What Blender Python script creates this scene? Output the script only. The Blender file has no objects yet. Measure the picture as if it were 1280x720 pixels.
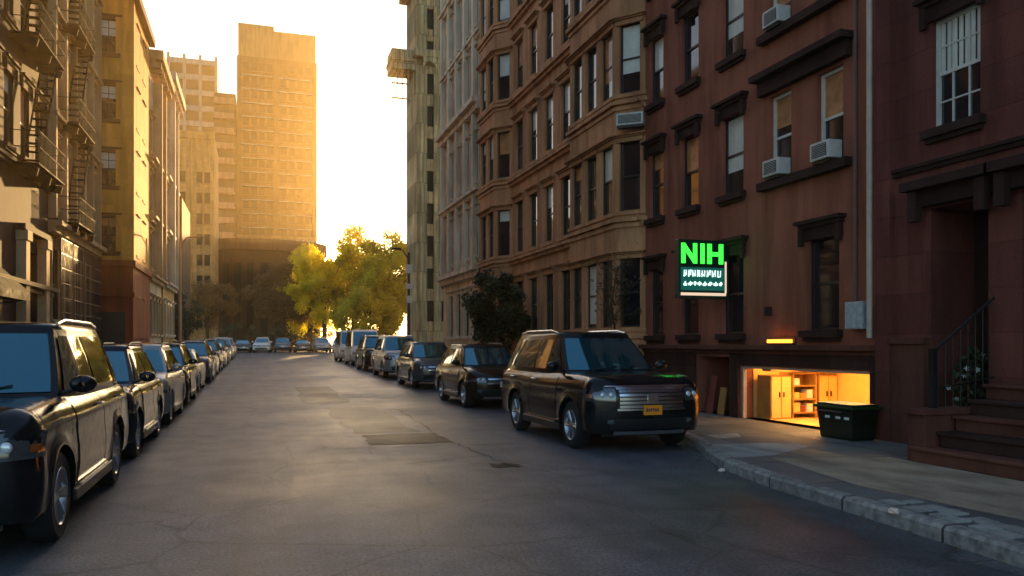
import bpy, bmesh, math, random
from mathutils import Vector, Matrix
R = math.radians
PI = math.pi
S = bpy.context.scene
COL = S.collection
random.seed(7)

# ------------------------------------------------------------------ materials
def new_mat(name):
    m = bpy.data.materials.new(name); m.use_nodes = True
    nt = m.node_tree; nt.nodes.clear()
    out = nt.nodes.new('ShaderNodeOutputMaterial')
    b = nt.nodes.new('ShaderNodeBsdfPrincipled')
    nt.links.new(b.outputs[0], out.inputs[0])
    return m, nt, b

def noise(nt, scale, detail=4, vec=None, rough=.6):
    n = nt.nodes.new('ShaderNodeTexNoise'); n.inputs['Scale'].default_value = scale
    n.inputs['Detail'].default_value = detail; n.inputs['Roughness'].default_value = rough
    if vec: nt.links.new(vec, n.inputs['Vector'])
    return n

def ramp(nt, src, stops):
    r = nt.nodes.new('ShaderNodeValToRGB')
    e = r.color_ramp.elements
    e[0].position, e[0].color = stops[0][0], (*stops[0][1], 1)
    e[1].position, e[1].color = stops[-1][0], (*stops[-1][1], 1)
    for p, c in stops[1:-1]:
        k = e.new(p); k.color = (*c, 1)
    nt.links.new(src, r.inputs[0]); return r

def mix(nt, fac, a, b, mode='MIX'):
    m = nt.nodes.new('ShaderNodeMix'); m.data_type = 'RGBA'; m.blend_type = mode
    for key, v in ((0, fac), (6, a), (7, b)):
        if isinstance(v, (int, float)): m.inputs[key].default_value = v
        elif isinstance(v, tuple): m.inputs[key].default_value = (*v, 1)
        else: nt.links.new(v, m.inputs[key])
    return m.outputs[2]

def bump(nt, b, src, strength=.3, dist=.02):
    n = nt.nodes.new('ShaderNodeBump'); n.inputs['Strength'].default_value = strength
    n.inputs['Distance'].default_value = dist
    nt.links.new(src, n.inputs['Height']); nt.links.new(n.outputs[0], b.inputs['Normal'])

def coord(nt, which='Object', scale=None, swap=False):
    c = nt.nodes.new('ShaderNodeTexCoord'); o = c.outputs[which]
    if swap:                                  # use x and z of the wall
        s = nt.nodes.new('ShaderNodeSeparateXYZ'); k = nt.nodes.new('ShaderNodeCombineXYZ')
        nt.links.new(o, s.inputs[0])
        nt.links.new(s.outputs[0], k.inputs[0]); nt.links.new(s.outputs[2], k.inputs[1]); nt.links.new(s.outputs[1], k.inputs[2])
        o = k.outputs[0]
    if scale:
        mp = nt.nodes.new('ShaderNodeMapping'); mp.inputs['Scale'].default_value = scale
        nt.links.new(o, mp.inputs[0]); o = mp.outputs[0]
    return o

def simple(name, c, rough=.6, metal=0., spec=.5, var=.0, coat=0., ior=1.5, nscale=3.):
    m, nt, b = new_mat(name)
    b.inputs['Base Color'].default_value = (*c, 1)
    b.inputs['Roughness'].default_value = rough; b.inputs['Metallic'].default_value = metal
    b.inputs['Specular IOR Level'].default_value = spec; b.inputs['IOR'].default_value = ior
    b.inputs['Coat Weight'].default_value = coat; b.inputs['Coat Roughness'].default_value = .03
    if var:
        n = noise(nt, nscale, 6, coord(nt))
        r = ramp(nt, n.outputs[0], [(.3, tuple(x*(1-var) for x in c)), (.7, tuple(min(1, x*(1+var)) for x in c))])
        nt.links.new(r.outputs[0], b.inputs['Base Color'])
        rr = ramp(nt, n.outputs[0], [(.3, (rough*.8,)*3), (.7, (min(1, rough*1.25),)*3)])
        nt.links.new(rr.outputs[0], b.inputs['Roughness'])
    return m

def stone(name, c, block=None, var=.3, mortar=.55, bumps=.35, rough=.85):
    """weathered masonry: stains running down, fine grain, optional block joints"""
    m, nt, b = new_mat(name)
    v = coord(nt, swap=True)
    big = noise(nt, .35, 5, v); streak = noise(nt, 1., 5, coord(nt, swap=True, scale=(2.2, .25, 1)))
    fine = noise(nt, 28, 6, v)
    col = ramp(nt, big.outputs[0], [(.3, tuple(x*(1-var) for x in c)), (.72, tuple(min(1, x*(1+var)) for x in c))]).outputs[0]
    st = ramp(nt, streak.outputs[0], [(.35, (.5, .46, .43)), (.58, (1.05, 1.04, 1.03))]).outputs[0]
    col = mix(nt, .75, col, st, 'MULTIPLY')
    fr = ramp(nt, fine.outputs[0], [(.3, (.78, .78, .78)), (.7, (1.12, 1.1, 1.08))]).outputs[0]
    col = mix(nt, .8, col, fr, 'MULTIPLY')
    h = fine.outputs[0]
    if block:
        bt = nt.nodes.new('ShaderNodeTexBrick'); nt.links.new(v, bt.inputs[0])
        bt.inputs['Scale'].default_value = 1; bt.inputs['Brick Width'].default_value = block[0]
        bt.inputs['Row Height'].default_value = block[1]; bt.inputs['Mortar Size'].default_value = block[2]
        bt.inputs['Color1'].default_value = (.8, .8, .8, 1); bt.inputs['Color2'].default_value = (1.1, 1.07, 1.05, 1)
        bt.inputs['Mortar'].default_value = (mortar,)*3 + (1,)
        col = mix(nt, 1., col, bt.outputs[0], 'MULTIPLY')
        mm = nt.nodes.new('ShaderNodeMath'); mm.operation = 'MULTIPLY_ADD'
        nt.links.new(bt.outputs['Fac'], mm.inputs[0]); mm.inputs[1].default_value = -1.2; nt.links.new(fine.outputs[0], mm.inputs[2])
        h = mm.outputs[0]
    nt.links.new(col, b.inputs['Base Color']); b.inputs['Roughness'].default_value = rough
    b.inputs['Specular IOR Level'].default_value = .25
    bump(nt, b, h, bumps, .02)
    return m

def asphalt(name, c, patchy=.35, spec=.5):
    m, nt, b = new_mat(name)
    v = coord(nt, 'Object')
    big = noise(nt, .22, 6, v, .62); mid = noise(nt, 1.6, 6, v); fine = noise(nt, 32, 7, v, .75)
    lane = noise(nt, 1., 4, coord(nt, 'Object', scale=(1.3, .06, 1)))
    tex = nt.nodes.new('ShaderNodeTexVoronoi'); tex.feature = 'DISTANCE_TO_EDGE'; tex.inputs['Scale'].default_value = .55
    wv = mix(nt, .22, v, mid.outputs['Color'], 'ADD'); nt.links.new(wv, tex.inputs['Vector'])
    col = ramp(nt, big.outputs[0], [(.34, tuple(x*(1-patchy) for x in c)), (.52, c), (.68, tuple(x*(1+patchy) for x in c))]).outputs[0]
    col = mix(nt, .8, col, ramp(nt, lane.outputs[0], [(.38, (.7, .69, .7)), (.62, (1.25, 1.24, 1.2))]).outputs[0], 'MULTIPLY')
    col = mix(nt, .75, col, ramp(nt, mid.outputs[0], [(.36, (.74, .74, .77)), (.62, (1.14, 1.13, 1.1))]).outputs[0], 'MULTIPLY')
    col = mix(nt, 1., col, ramp(nt, fine.outputs[0], [(.38, (.35, .35, .35)), (.64, (1.75, 1.75, 1.7))]).outputs[0], 'MULTIPLY')
    col = mix(nt, .8, col, ramp(nt, tex.outputs[0], [(.0, (.35, .35, .35)), (.012, (1, 1, 1))]).outputs[0], 'MULTIPLY')
    nt.links.new(col, b.inputs['Base Color'])
    rr = ramp(nt, big.outputs[0], [(.35, (.36,)*3), (.65, (.55,)*3)]); nt.links.new(rr.outputs[0], b.inputs['Roughness'])
    sp = ramp(nt, mid.outputs[0], [(.36, (spec*.7,)*3), (.62, (spec*1.2,)*3)]); nt.links.new(sp.outputs[0], b.inputs['Specular IOR Level'])
    bump(nt, b, fine.outputs[0], .6, .015)
    return m

def leafmat(name, c, trans=.5):
    m, nt, b = new_mat(name)
    out = [n for n in nt.nodes if n.type == 'OUTPUT_MATERIAL'][0]
    n = noise(nt, .6, 3, coord(nt))
    r = ramp(nt, n.outputs[0], [(.3, tuple(x*.55 for x in c)), (.7, tuple(x*1.35 for x in c))])
    nt.links.new(r.outputs[0], b.inputs['Base Color']); b.inputs['Roughness'].default_value = .6
    t = nt.nodes.new('ShaderNodeBsdfTranslucent'); nt.links.new(r.outputs[0], t.inputs[0])
    mx = nt.nodes.new('ShaderNodeMixShader'); mx.inputs[0].default_value = trans
    nt.links.new(b.outputs[0], mx.inputs[1]); nt.links.new(t.outputs[0], mx.inputs[2]); nt.links.new(mx.outputs[0], out.inputs[0])
    return m

def emis(name, c, s):
    m, nt, b = new_mat(name)
    b.inputs['Base Color'].default_value = (*c, 1); b.inputs['Emission Color'].default_value = (*c, 1)
    b.inputs['Emission Strength'].default_value = s; b.inputs['Roughness'].default_value = .4
    return m

def carpaint(name, c, metal=.0, rough=.12):
    m, nt, b = new_mat(name)
    n = noise(nt, 2.5, 5, coord(nt)); d = noise(nt, 9, 5, coord(nt))
    r = ramp(nt, n.outputs[0], [(.35, c), (.75, tuple(x*1.25 + .004 for x in c))])
    nt.links.new(r.outputs[0], b.inputs['Base Color'])
    rr = ramp(nt, d.outputs[0], [(.4, (rough,)*3), (.75, (rough + .16,)*3)]); nt.links.new(rr.outputs[0], b.inputs['Roughness'])
    b.inputs['Metallic'].default_value = metal; b.inputs['Specular IOR Level'].default_value = .42
    return m

M = dict(
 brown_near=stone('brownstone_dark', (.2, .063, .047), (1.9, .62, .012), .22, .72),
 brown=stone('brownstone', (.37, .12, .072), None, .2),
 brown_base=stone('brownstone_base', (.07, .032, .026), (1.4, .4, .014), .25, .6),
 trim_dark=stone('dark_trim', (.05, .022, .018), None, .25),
 trim_brown=stone('brown_trim', (.15, .055, .037), None, .25),
 tan=stone('tan_stone', (.62, .3, .145), None, .22),
 tan_trim=stone('tan_trim', (.63, .31, .15), None, .22),
 cream=stone('cream_stone', (.8, .64, .42), (1.2, .45, .01), .15, .8),
 cream_trim=stone('cream_trim', (.78, .66, .5), None, .2),
 redbrick=stone('old_brick', (.17, .06, .03), (.24, .085, .01), .3, 1.15),
 pale_trim=stone('pale_trim', (.58, .4, .22), None, .3),
 ochre=stone('ochre_render', (.92, .42, .075), (1.6, 1.02, .008), .15, .8),
 redstone=stone('red_stone', (.4, .09, .035), None, .25),
 golden=stone('golden_brick', (.62, .38, .13), (.5, .3, .01), .15, .85),
 towerm=stone('tower_brick', (.23, .115, .04), (1.5, 1.45, .06), .15, .75),
 towercap=stone('tower_cap', (.42, .25, .1), None, .12),
 gothic=stone('carved_stone', (.62, .44, .22), (.45, 3., .06), .3, .6),
 greytower=stone('grey_tower', (.42, .46, .4), None, .1),
 browntower=stone('brown_tower', (.17, .08, .045), None, .2),
 darkbrown=stone('dark_brown_brick', (.1, .045, .02), (.6, .35, .02), .3, .7),
 glass=simple('window_glass', (.012, .014, .02), .05, 0, .5, ior=1.9),
 towerglass=simple('tower_glass', (.006, .006, .005), .4, 0, .12),
 blind=simple('window_blind_reflection', (.8, .76, .66), .5, var=.2, coat=.6, nscale=1.7),  # pale blind; its brightness also stands in for sky reflected in the panes
 curtain=simple('curtain', (.55, .23, .09), .6, var=.5, coat=.5, nscale=2.6),  # orange curtain whose colour also carries warm light reflected in the windows
 white=simple('white_painted_wood', (.72, .66, .58), .45, var=.12, nscale=6),
 darkframe=simple('dark_painted_wood', (.035, .022, .02), .4, var=.2),
 black=simple('black_iron', (.012, .011, .012), .45, var=.3),
 sooty=simple('sooty_iron', (.008, .007, .007), .9, 0, .1, var=.3),
 rust=simple('rusty_iron', (.07, .028, .018), .6, var=.4),
 concrete=stone('kerb_stone', (.36, .35, .32), (1.8, 5., .012), .25, .4),
 pipe=simple('pale_pipe', (.55, .43, .33), .5, var=.2), pipe2=simple('brown_pipe', (.16, .09, .08), .5, var=.2),
 boxgrey=simple('grey_enclosure', (.42, .45, .45), .4, var=.3, nscale=14),
 acwhite=simple('off_white_casing', (.6, .57, .52), .45, var=.15, nscale=8),
 grille=simple('dark_grille', (.02, .02, .022), .5),
 rubber=simple('tyre_rubber', (.012, .012, .013), .75, var=.3),
 chrome=simple('chrome', (.8, .81, .83), .22, 1.), alloy=simple('alloy', (.5, .5, .52), .28, .9),
 plastic=simple('black_trim', (.012, .012, .014), .42), carglass=simple('car_glass', (.1, .27, .34), .04, .88, .5),
 sideglass=simple('car_side_glass', (.2, .19, .16), .04, .8, .5),
 lamp=simple('headlamp', (.13, .14, .15), .08, .6, coat=1.), lens=simple('lens', (.8, .8, .8), .05, .3, coat=1.),
 amber=simple('amber_lens', (.35, .08, .015), .15, coat=1.),
 orange=simple('orange_plate', (.95, .3, .01), .45), plate=simple('pale_plate', (.6, .55, .42), .4), ink=simple('ink', (.05, .03, .08), .5),
 bark=stone('bark', (.11, .065, .035), None, .35, bumps=.8),
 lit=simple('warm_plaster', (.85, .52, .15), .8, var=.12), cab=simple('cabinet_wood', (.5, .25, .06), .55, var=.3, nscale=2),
 tube=emis('lamp_tube', (1, .7, .26), 15), ledge_lamp=emis('ledge_lamp_glow', (1, .3, .03), 1.),
 green=emis('green_letters', (.05, 1, .06), .42), signwhite=emis('white_letters', (.72, 1, .88), .3), signbar=emis('pale_panel', (1, .72, .5), .2),
 signbg=simple('sign_face', (.004, .03, .02), .3), signbg2=emis('dark_green_panel', (.01, .16, .12), .1),
 bin=simple('dark_green_bin', (.004, .012, .006), .4, var=.3), binlid=simple('green_lid', (.008, .045, .01), .35, var=.3),
 leaf_yellow=leafmat('yellow_leaves', (.84, .72, .03), .7), leaf_green=leafmat('green_leaves', (.52, .49, .035), .6),
 leaf_brown=leafmat('brown_leaves', (.24, .13, .035), .35), leaf_dark=leafmat('dark_leaves', (.05, .06, .02), .25),
 flower=simple('white_petals', (.8, .85, .75), .6), clay=simple('clay', (.25, .09, .05), .8, var=.2),
 slab_tan=stone('tan_concrete', (.4, .33, .24), None, .18), slab_pale=stone('pale_concrete', (.38, .38, .36), None, .2),
 paper=simple('paper', (.8, .6, .5), .7), door=simple('dark_door', (.03, .015, .012), .35, var=.3), redcloth=simple('red_board', (.28, .06, .04), .6, var=.3),
)
M['asphalt'] = asphalt('asphalt', (.105, .11, .128)); M['patch'] = asphalt('asphalt_patch', (.014, .014, .014), .2, .08)
def sidewalk_mat():
    m, nt, b = new_mat('sidewalk_concrete')
    v = coord(nt)
    bt = nt.nodes.new('ShaderNodeTexBrick'); nt.links.new(v, bt.inputs[0]); bt.offset = 0
    for k, x in (('Scale', 1), ('Brick Width', 1.45), ('Row Height', 1.5), ('Mortar Size', .014)): bt.inputs[k].default_value = x
    bt.inputs['Color1'].default_value = (.115, .115, .12, 1); bt.inputs['Color2'].default_value = (.2, .195, .185, 1); bt.inputs['Mortar'].default_value = (.03, .03, .03, 1)
    big = noise(nt, .8, 6, v); fine = noise(nt, 40, 5, v)
    col = mix(nt, .8, bt.outputs[0], ramp(nt, big.outputs[0], [(.35, (.6, .6, .62)), (.65, (1.25, 1.22, 1.15))]).outputs[0], 'MULTIPLY')
    col = mix(nt, .8, col, ramp(nt, fine.outputs[0], [(.3, (.7,)*3), (.7, (1.2,)*3)]).outputs[0], 'MULTIPLY')
    nt.links.new(col, b.inputs['Base Color']); b.inputs['Roughness'].default_value = .7
    bump(nt, b, fine.outputs[0], .3, .01); return m
M['sidewalk'] = sidewalk_mat()

# ------------------------------------------------------------------ mesh helpers
class MB:
    def __init__(s): s.v = []; s.f = []
    def quad(s, a, b, c, d): n = len(s.v); s.v += [tuple(a), tuple(b), tuple(c), tuple(d)]; s.f.append((n, n+1, n+2, n+3))
    def box(s, x0, x1, y0, y1, z0, z1, rot=None, pivot=None):
        n = len(s.v)
        p = [(x, y, z) for z in (z0, z1) for (x, y) in ((x0, y0), (x1, y0), (x1, y1), (x0, y1))]
        if rot is not None:
            pv = Vector(pivot if pivot else ((x0+x1)/2, (y0+y1)/2, (z0+z1)/2)); p = [tuple(rot @ (Vector(q)-pv) + pv) for q in p]
        s.v += p
        s.f += [tuple(n+i for i in q) for q in ((3, 2, 1, 0), (4, 5, 6, 7), (0, 1, 5, 4), (1, 2, 6, 5), (2, 3, 7, 6), (3, 0, 4, 7))]
        return s
    def tube(s, pts, rad, k=8, cap=True):
        pts = [Vector(p) for p in pts]; rads = rad if isinstance(rad, (list, tuple)) else [rad]*len(pts)
        rings = []
        for i, p in enumerate(pts):
            d = (pts[min(i+1, len(pts)-1)] - pts[max(i-1, 0)]).normalized()
            a = d.cross(Vector((0, 0, 1)) if abs(d.z) < .95 else Vector((1, 0, 0))).normalized(); b = d.cross(a)
            n = len(s.v); rings.append(n)
            for j in range(k):
                t = 2*PI*j/k; s.v.append(tuple(p + (a*math.cos(t) + b*math.sin(t))*rads[i]))
        for i in range(len(rings)-1):
            for j in range(k):
                j2 = (j+1) % k; s.f.append((rings[i]+j, rings[i]+j2, rings[i+1]+j2, rings[i+1]+j))
        if cap: s.f.append(tuple(rings[0]+j for j in range(k))[::-1]); s.f.append(tuple(rings[-1]+j for j in range(k)))
        return s
    def grid(s, rows):
        n0 = len(s.v); w = len(rows[0])
        for r in rows: s.v += [tuple(p) for p in r]
        for i in range(len(rows)-1):
            for j in range(w-1):
                a = n0+i*w+j; s.f.append((a, a+1, a+w+1, a+w))
        return s
    def lathe(s, prof, k=24, axis='x'):
        """prof: list of (r, h)"""
        rows = []
        for j in range(k+1):
            t = 2*PI*j/k
            rows.append([(h, r*math.cos(t), r*math.sin(t)) if axis == 'x' else (r*math.cos(t), r*math.sin(t), h) for r, h in prof])
        return s.grid(rows)
    def mesh(s, name, mat, smooth=None, merge=False):
        me = bpy.data.meshes.new(name); me.from_pydata(s.v, [], s.f)
        if merge:
            bm = bmesh.new(); bm.from_mesh(me)
            bmesh.ops.remove_doubles(bm, verts=bm.verts, dist=.0004)
            bmesh.ops.recalc_face_normals(bm, faces=bm.faces); bm.to_mesh(me); bm.free()
        me.materials.append(M[mat] if isinstance(mat, str) else mat)
        if smooth is not None:
            me.polygons.foreach_set('use_smooth', [True]*len(me.polygons)); me.set_sharp_from_angle(angle=R(smooth))
        me.update(); return me
    def build(s, name, mat, parent=None, smooth=None, merge=False, bevel=0):
        o = bpy.data.objects.new(name, s.mesh(name, mat, smooth, merge)); COL.objects.link(o)
        if parent: o.parent = parent
        if bevel:
            b = o.modifiers.new('Bevel', 'BEVEL'); b.width = bevel; b.segments = 2; b.limit_method = 'ANGLE'
        return o

def tag(o, label=None, cat=None, group=None, kind=None):
    if label: o['label'] = label
    if cat: o['category'] = cat
    if group: o['group'] = group
    if kind: o['kind'] = kind
    return o
def empty(name, loc, rz=0., label=None, cat=None, group=None):
    o = bpy.data.objects.new(name, None); COL.objects.link(o); o.location = loc; o.rotation_euler = (0, 0, rz)
    o.empty_display_size = .3
    return tag(o, label, cat, group)
def inst(name, me, parent, loc=(0, 0, 0), rz=0.):
    o = bpy.data.objects.new(name, me); COL.objects.link(o); o.parent = parent; o.location = loc; o.rotation_euler = (0, 0, rz); return o

def gz(y):                                   # the street climbs gently away from the camera
    return 0. if y < 22 else min(.78, (y-22)*.0105)
KR = [(-14, 5.2), (-2, 5.32), (2, 5.42), (4.5, 5.52), (6, 5.65), (8, 5.78), (9.4, 6.0), (10.4, 6.35), (11.3, 6.75), (12.2, 7.05), (14, 7.12), (25, 7.3), (40, 7.75), (60, 8.3), (84, 8.9)]
def kr(y):
    for (a, xa), (b, xb) in zip(KR, KR[1:]):
        if y <= b: t = max(0, (y-a)/(b-a)); return xa + (xb-xa)*t
    return KR[-1][1]
KL = -3.75
YS = [-14, -8, -4, -2, 0, 2, 3, 4.5, 5.2, 6, 7, 8, 8.7, 9.4, 9.9, 10.4, 10.9, 11.3, 11.8, 12.2, 13, 14, 17, 20, 22, 25, 30, 35, 40, 45, 50, 55, 60, 66, 72, 78, 84]

# ------------------------------------------------------------------ ground, road, kerbs
def structure(o): o['kind'] = 'structure'; return o
g = MB(); gy = [-500, -100, -14, 22] + [22+10*i for i in range(1, 8)] + [100, 200, 500, 1500]
g.grid([[(x, y, gz(y)-.09) for x in (-1500, -300, -60, 60, 300, 1500)] for y in gy]); structure(g.build('ground', 'asphalt'))
g = MB(); g.grid([[(KL + (kr(y)-KL)*k/6, y, gz(y)) for k in range(7)] for y in YS]); structure(g.build('road', 'asphalt'))
g = MB(); g.grid([[(x, y, gz(y)+.0) for x in (-60, -20, 0, 20, 60)] for y in (84, 90, 96, 104)]); structure(g.build('cross_street', 'asphalt'))
def sheet(name, mat, f0, f1, dz, ys=YS):
    q = MB(); q.grid([[(f0(y), y, gz(y)+dz), (f1(y), y, gz(y)+dz)] for y in ys]); return structure(q.build(name, mat))
sheet('sidewalk_right', 'sidewalk', lambda y: kr(y)+.16, lambda y: 14, .14)
sheet('sidewalk_left', 'sidewalk', lambda y: -12, lambda y: KL-.16, .14)
def kerb_mat():
    m, nt, b = new_mat('granite_kerb')
    v = coord(nt); sp = nt.nodes.new('ShaderNodeSeparateXYZ'); nt.links.new(v, sp.inputs[0])
    cb = nt.nodes.new('ShaderNodeCombineXYZ'); nt.links.new(sp.outputs[1], cb.inputs[0]); cb.inputs[1].default_value = 25
    bt = nt.nodes.new('ShaderNodeTexBrick'); nt.links.new(cb.outputs[0], bt.inputs[0]); bt.offset = 0
    for k, x in (('Scale', 1), ('Brick Width', 1.35), ('Row Height', 50), ('Mortar Size', .016)): bt.inputs[k].default_value = x
    bt.inputs['Color1'].default_value = (.25, .25, .235, 1); bt.inputs['Color2'].default_value = (.36, .35, .33, 1); bt.inputs['Mortar'].default_value = (.04, .04, .04, 1)
    f = noise(nt, 9, 8, v, .7); col = mix(nt, .9, bt.outputs[0], ramp(nt, f.outputs[0], [(.36, (.45, .45, .46)), (.62, (1.25, 1.22, 1.18))]).outputs[0], 'MULTIPLY')
    nt.links.new(col, b.inputs['Base Color']); b.inputs['Roughness'].default_value = .75; bump(nt, b, f.outputs[0], .6, .02); return m
M['kerb'] = kerb_mat()
def kerb(name, fx, sgn):
    q = MB(); rows = []
    for y in YS:
        x = fx(y); z = gz(y)
        rows.append([(x, y, z-.08), (x, y, z+.115), (x+sgn*.03, y, z+.145), (x+sgn*.17, y, z+.146), (x+sgn*.17, y, z-.05)])
    q.grid(rows); return structure(q.build(name, 'kerb', smooth=40))
kerb('kerb_right', kr, 1); kerb('kerb_left', lambda y: KL, -1)
# worn strip of gutter and darker repairs on the carriageway
def blob_sheet(name, pts, z, mat):
    q = MB(); n = len(pts); q.v = [(x, y, gz(y)+z) for x, y in pts]; q.f = [tuple(range(n))]; return structure(q.build(name, mat))
def ragged(x0, x1, y0, y1, n=7, j=.05):
    rr = random.Random(int(x0*100+y0*10)); p = []
    for i in range(n): p.append((x0+(x1-x0)*i/n, y0+rr.uniform(-j, j)))
    for i in range(n): p.append((x1+rr.uniform(-j, j), y0+(y1-y0)*i/n))
    for i in range(n): p.append((x1-(x1-x0)*i/n, y1+rr.uniform(-j, j)))
    for i in range(n): p.append((x0+rr.uniform(-j, j), y1-(y1-y0)*i/n))
    return p
blob_sheet('road_patch', ragged(1.85, 3.25, 13.5, 15.0, j=.05), .008, M['patch'])
blob_sheet('road_patch', ragged(1.75, 3.0, 15.3, 21.8, j=.1), .004, asphalt('patch_mid', (.035, .035, .036), .25, .25))
blob_sheet('road_patch', ragged(1.3, 2.6, 23, 31, j=.12), .004, bpy.data.materials['patch_mid'])
blob_sheet('road_patch', ragged(3.1, 3.5, 10.5, 10.9, j=.06), .004, M['patch'])
blob_sheet('sidewalk_slab_tan', [(6.7, 9.3), (6.3, 7.2), (6.55, 4.2), (6.9, 1), (8.2, 1), (8.25, 6.2), (8.3, 8.9)], .144, 'slab_tan')
blob_sheet('sidewalk_slab_pale', [(6.75, 10.9), (6.35, 10.0), (6.25, 9.5), (6.9, 9.55), (8.0, 10.2), (8.1, 10.7)], .144, 'slab_pale')
blob_sheet('sidewalk_slab_pale', [(7.3, 12.0), (7.25, 11.5), (7.75, 11.6), (8.0, 12.1)], .144, 'slab_pale')
for k, pts in enumerate(([(2.0, 11.2), (3.6, 11.8)], [(3.4, 10.2), (3.2, 14), (3.5, 21)], [(1.2, 13.2), (4.4, 12.9)])):
    q = MB(); rr = random.Random(k); P2 = []
    for (a, b), (c, d) in zip(pts, pts[1:]):
        for i in range(14): t = i/14; P2.append((a+(c-a)*t+rr.uniform(-.05, .05), b+(d-b)*t+rr.uniform(-.04, .04)))
    q.grid([[(x-w_*nx, y-w_*ny, gz(y)+.0105+k*.0006) , (x+w_*nx, y+w_*ny, gz(y)+.0105+k*.0006)] for (x, y), w_, nx, ny in [(p, rr.uniform(.004, .016), *( (lambda dx, dy: (-dy/math.hypot(dx, dy), dx/math.hypot(dx, dy)))(P2[min(i+1, len(P2)-1)][0]-P2[max(i-1, 0)][0], P2[min(i+1, len(P2)-1)][1]-P2[max(i-1, 0)][1]))) for i, p in enumerate(P2)]])
    structure(q.build('tar_seam', 'patch'))
q = MB(); rr = random.Random(77)
for i in range(260):
    y = rr.uniform(2, 24); x = kr(y)-abs(rr.gauss(0, .16))-.02 if rr.random() < .7 else KL+abs(rr.gauss(0, .2)); a = rr.uniform(0, 6.3); s_ = rr.uniform(.015, .04); z = gz(y)+.012+rr.uniform(0, .01)
    q.quad((x, y, z), (x+s_*math.cos(a), y+s_*math.sin(a), z+.01), (x+s_*1.5*math.cos(a+.5), y+s_*1.5*math.sin(a+.5), z), (x+s_*math.cos(a+1.1), y+s_*math.sin(a+1.1), z+.006))
tag(q.build('fallen_leaves', 'leaf_brown'), kind='stuff')
q = MB()
for i in range(46):
    yy = 1.2+i*.085*1.35; 
    for j in range(2):
        if random.random() < .22: continue
        x = kr(yy)+.2+j*.2+random.uniform(-.01, .01); q.box(x, x+.17, yy, yy+.1, .1, .15+random.uniform(0, .01))
structure(q.build('cobble_strip', 'slab_pale'))

# ------------------------------------------------------------------ windows & buildings
_cache = {}
def win_mesh(kind, w, h, **kw):
    key = (kind, round(w, 3), round(h, 3)) + tuple(sorted(kw.items()))
    if key in _cache: return _cache[key]
    q = MB(); mat = kw.get('mat', 'darkframe'); nm = kind
    fw = .06 if kw.get('fat') else .045
    if kind == 'window':
        y0, y1 = .09, .15
        q.box(0, fw, y0, y1, 0, h); q.box(w-fw, w, y0, y1, 0, h); q.box(fw, w-fw, y0, y1, h-fw, h); q.box(fw, w-fw, y0-.01, y1, 0, fw)
        q.box(fw, w-fw, y0+.012, y1, h*.49, h*.49+.05)
        mu = kw.get('mun', 0)
        if mu:
            for i in range(1, mu):
                x = w*i/mu; q.box(x-.012, x+.012, y0+.02, y1-.004, fw, h-fw)
            for z in (h*.25, h*.75): q.box(fw, w-fw, y0+.022, y1-.006, z-.012, z+.012)
        me = q.mesh(nm, mat)
    elif kind == 'pane':
        q.box(.02, w-.02, .135, .145, .02, h-.02); me = q.mesh(nm, kw.get('mat', 'glass'))
    elif kind == 'blind':
        q.box(.05, w-.05, .128, .134, h*(1-kw.get('f', .5)), h-.05); me = q.mesh(nm, mat)
    elif kind == 'sill':
        q.box(-.1, w+.1, -.13, .09, -.13, -.002); q.box(-.06, w+.06, -.07, .0, -.2, -.132); me = q.mesh(nm, mat)
    elif kind == 'lintel':
        s_ = kw.get('s', 1.)
        q.box(-.1, w+.1, -.05, -.001, h-.02, h+.2*s_); q.box(-.14, w+.14, -.11, .0, h+.2*s_+.002, h+.27*s_); q.box(-.19, w+.19, -.18, .0, h+.27*s_+.004, h+.34*s_)
        if s_ > .9: q.box(-.13, -.02, -.12, -.052, h-.12, h+.19); q.box(w+.02, w+.13, -.12, -.052, h-.12, h+.19)
        me = q.mesh(nm, mat)
    elif kind == 'surround':
        q.box(-.13, 0, -.04, -.001, 0, h); q.box(w, w+.13, -.04, -.001, 0, h); me = q.mesh(nm, mat)
    _cache[key] = me; return me

def add_window(bld, loc, rz, w, h, st, rnd):
    """bld > window > pane, blind, sill, lintel"""
    o = inst('window', win_mesh('window', w, h, mat=st.get('frame', 'darkframe'), mun=st.get('mun', 0), fat=st.get('fat', 0)), bld, loc, rz)
    inst('pane', win_mesh('pane', w, h), o)
    k = rnd.random(); pb = st.get('blind_reflections', .4)
    if k < pb: inst('blind', win_mesh('blind', w, h, mat=st.get('blind_reflection_mat', 'blind') if rnd.random() < .7 else 'curtain', f=rnd.choice((.25, .38, .5, .5, .7, .93))), o)
    if st.get('sill', 1): inst('sill', win_mesh('sill', w, h, mat=st['trim']), o)
    if st.get('lintel', 1): inst('lintel', win_mesh('lintel', w, h, mat=st['trim'], s=st.get('ls', 1.)), o)
    if st.get('surround'): inst('surround', win_mesh('surround', w, h, mat=st['trim']), o)
    return o

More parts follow.
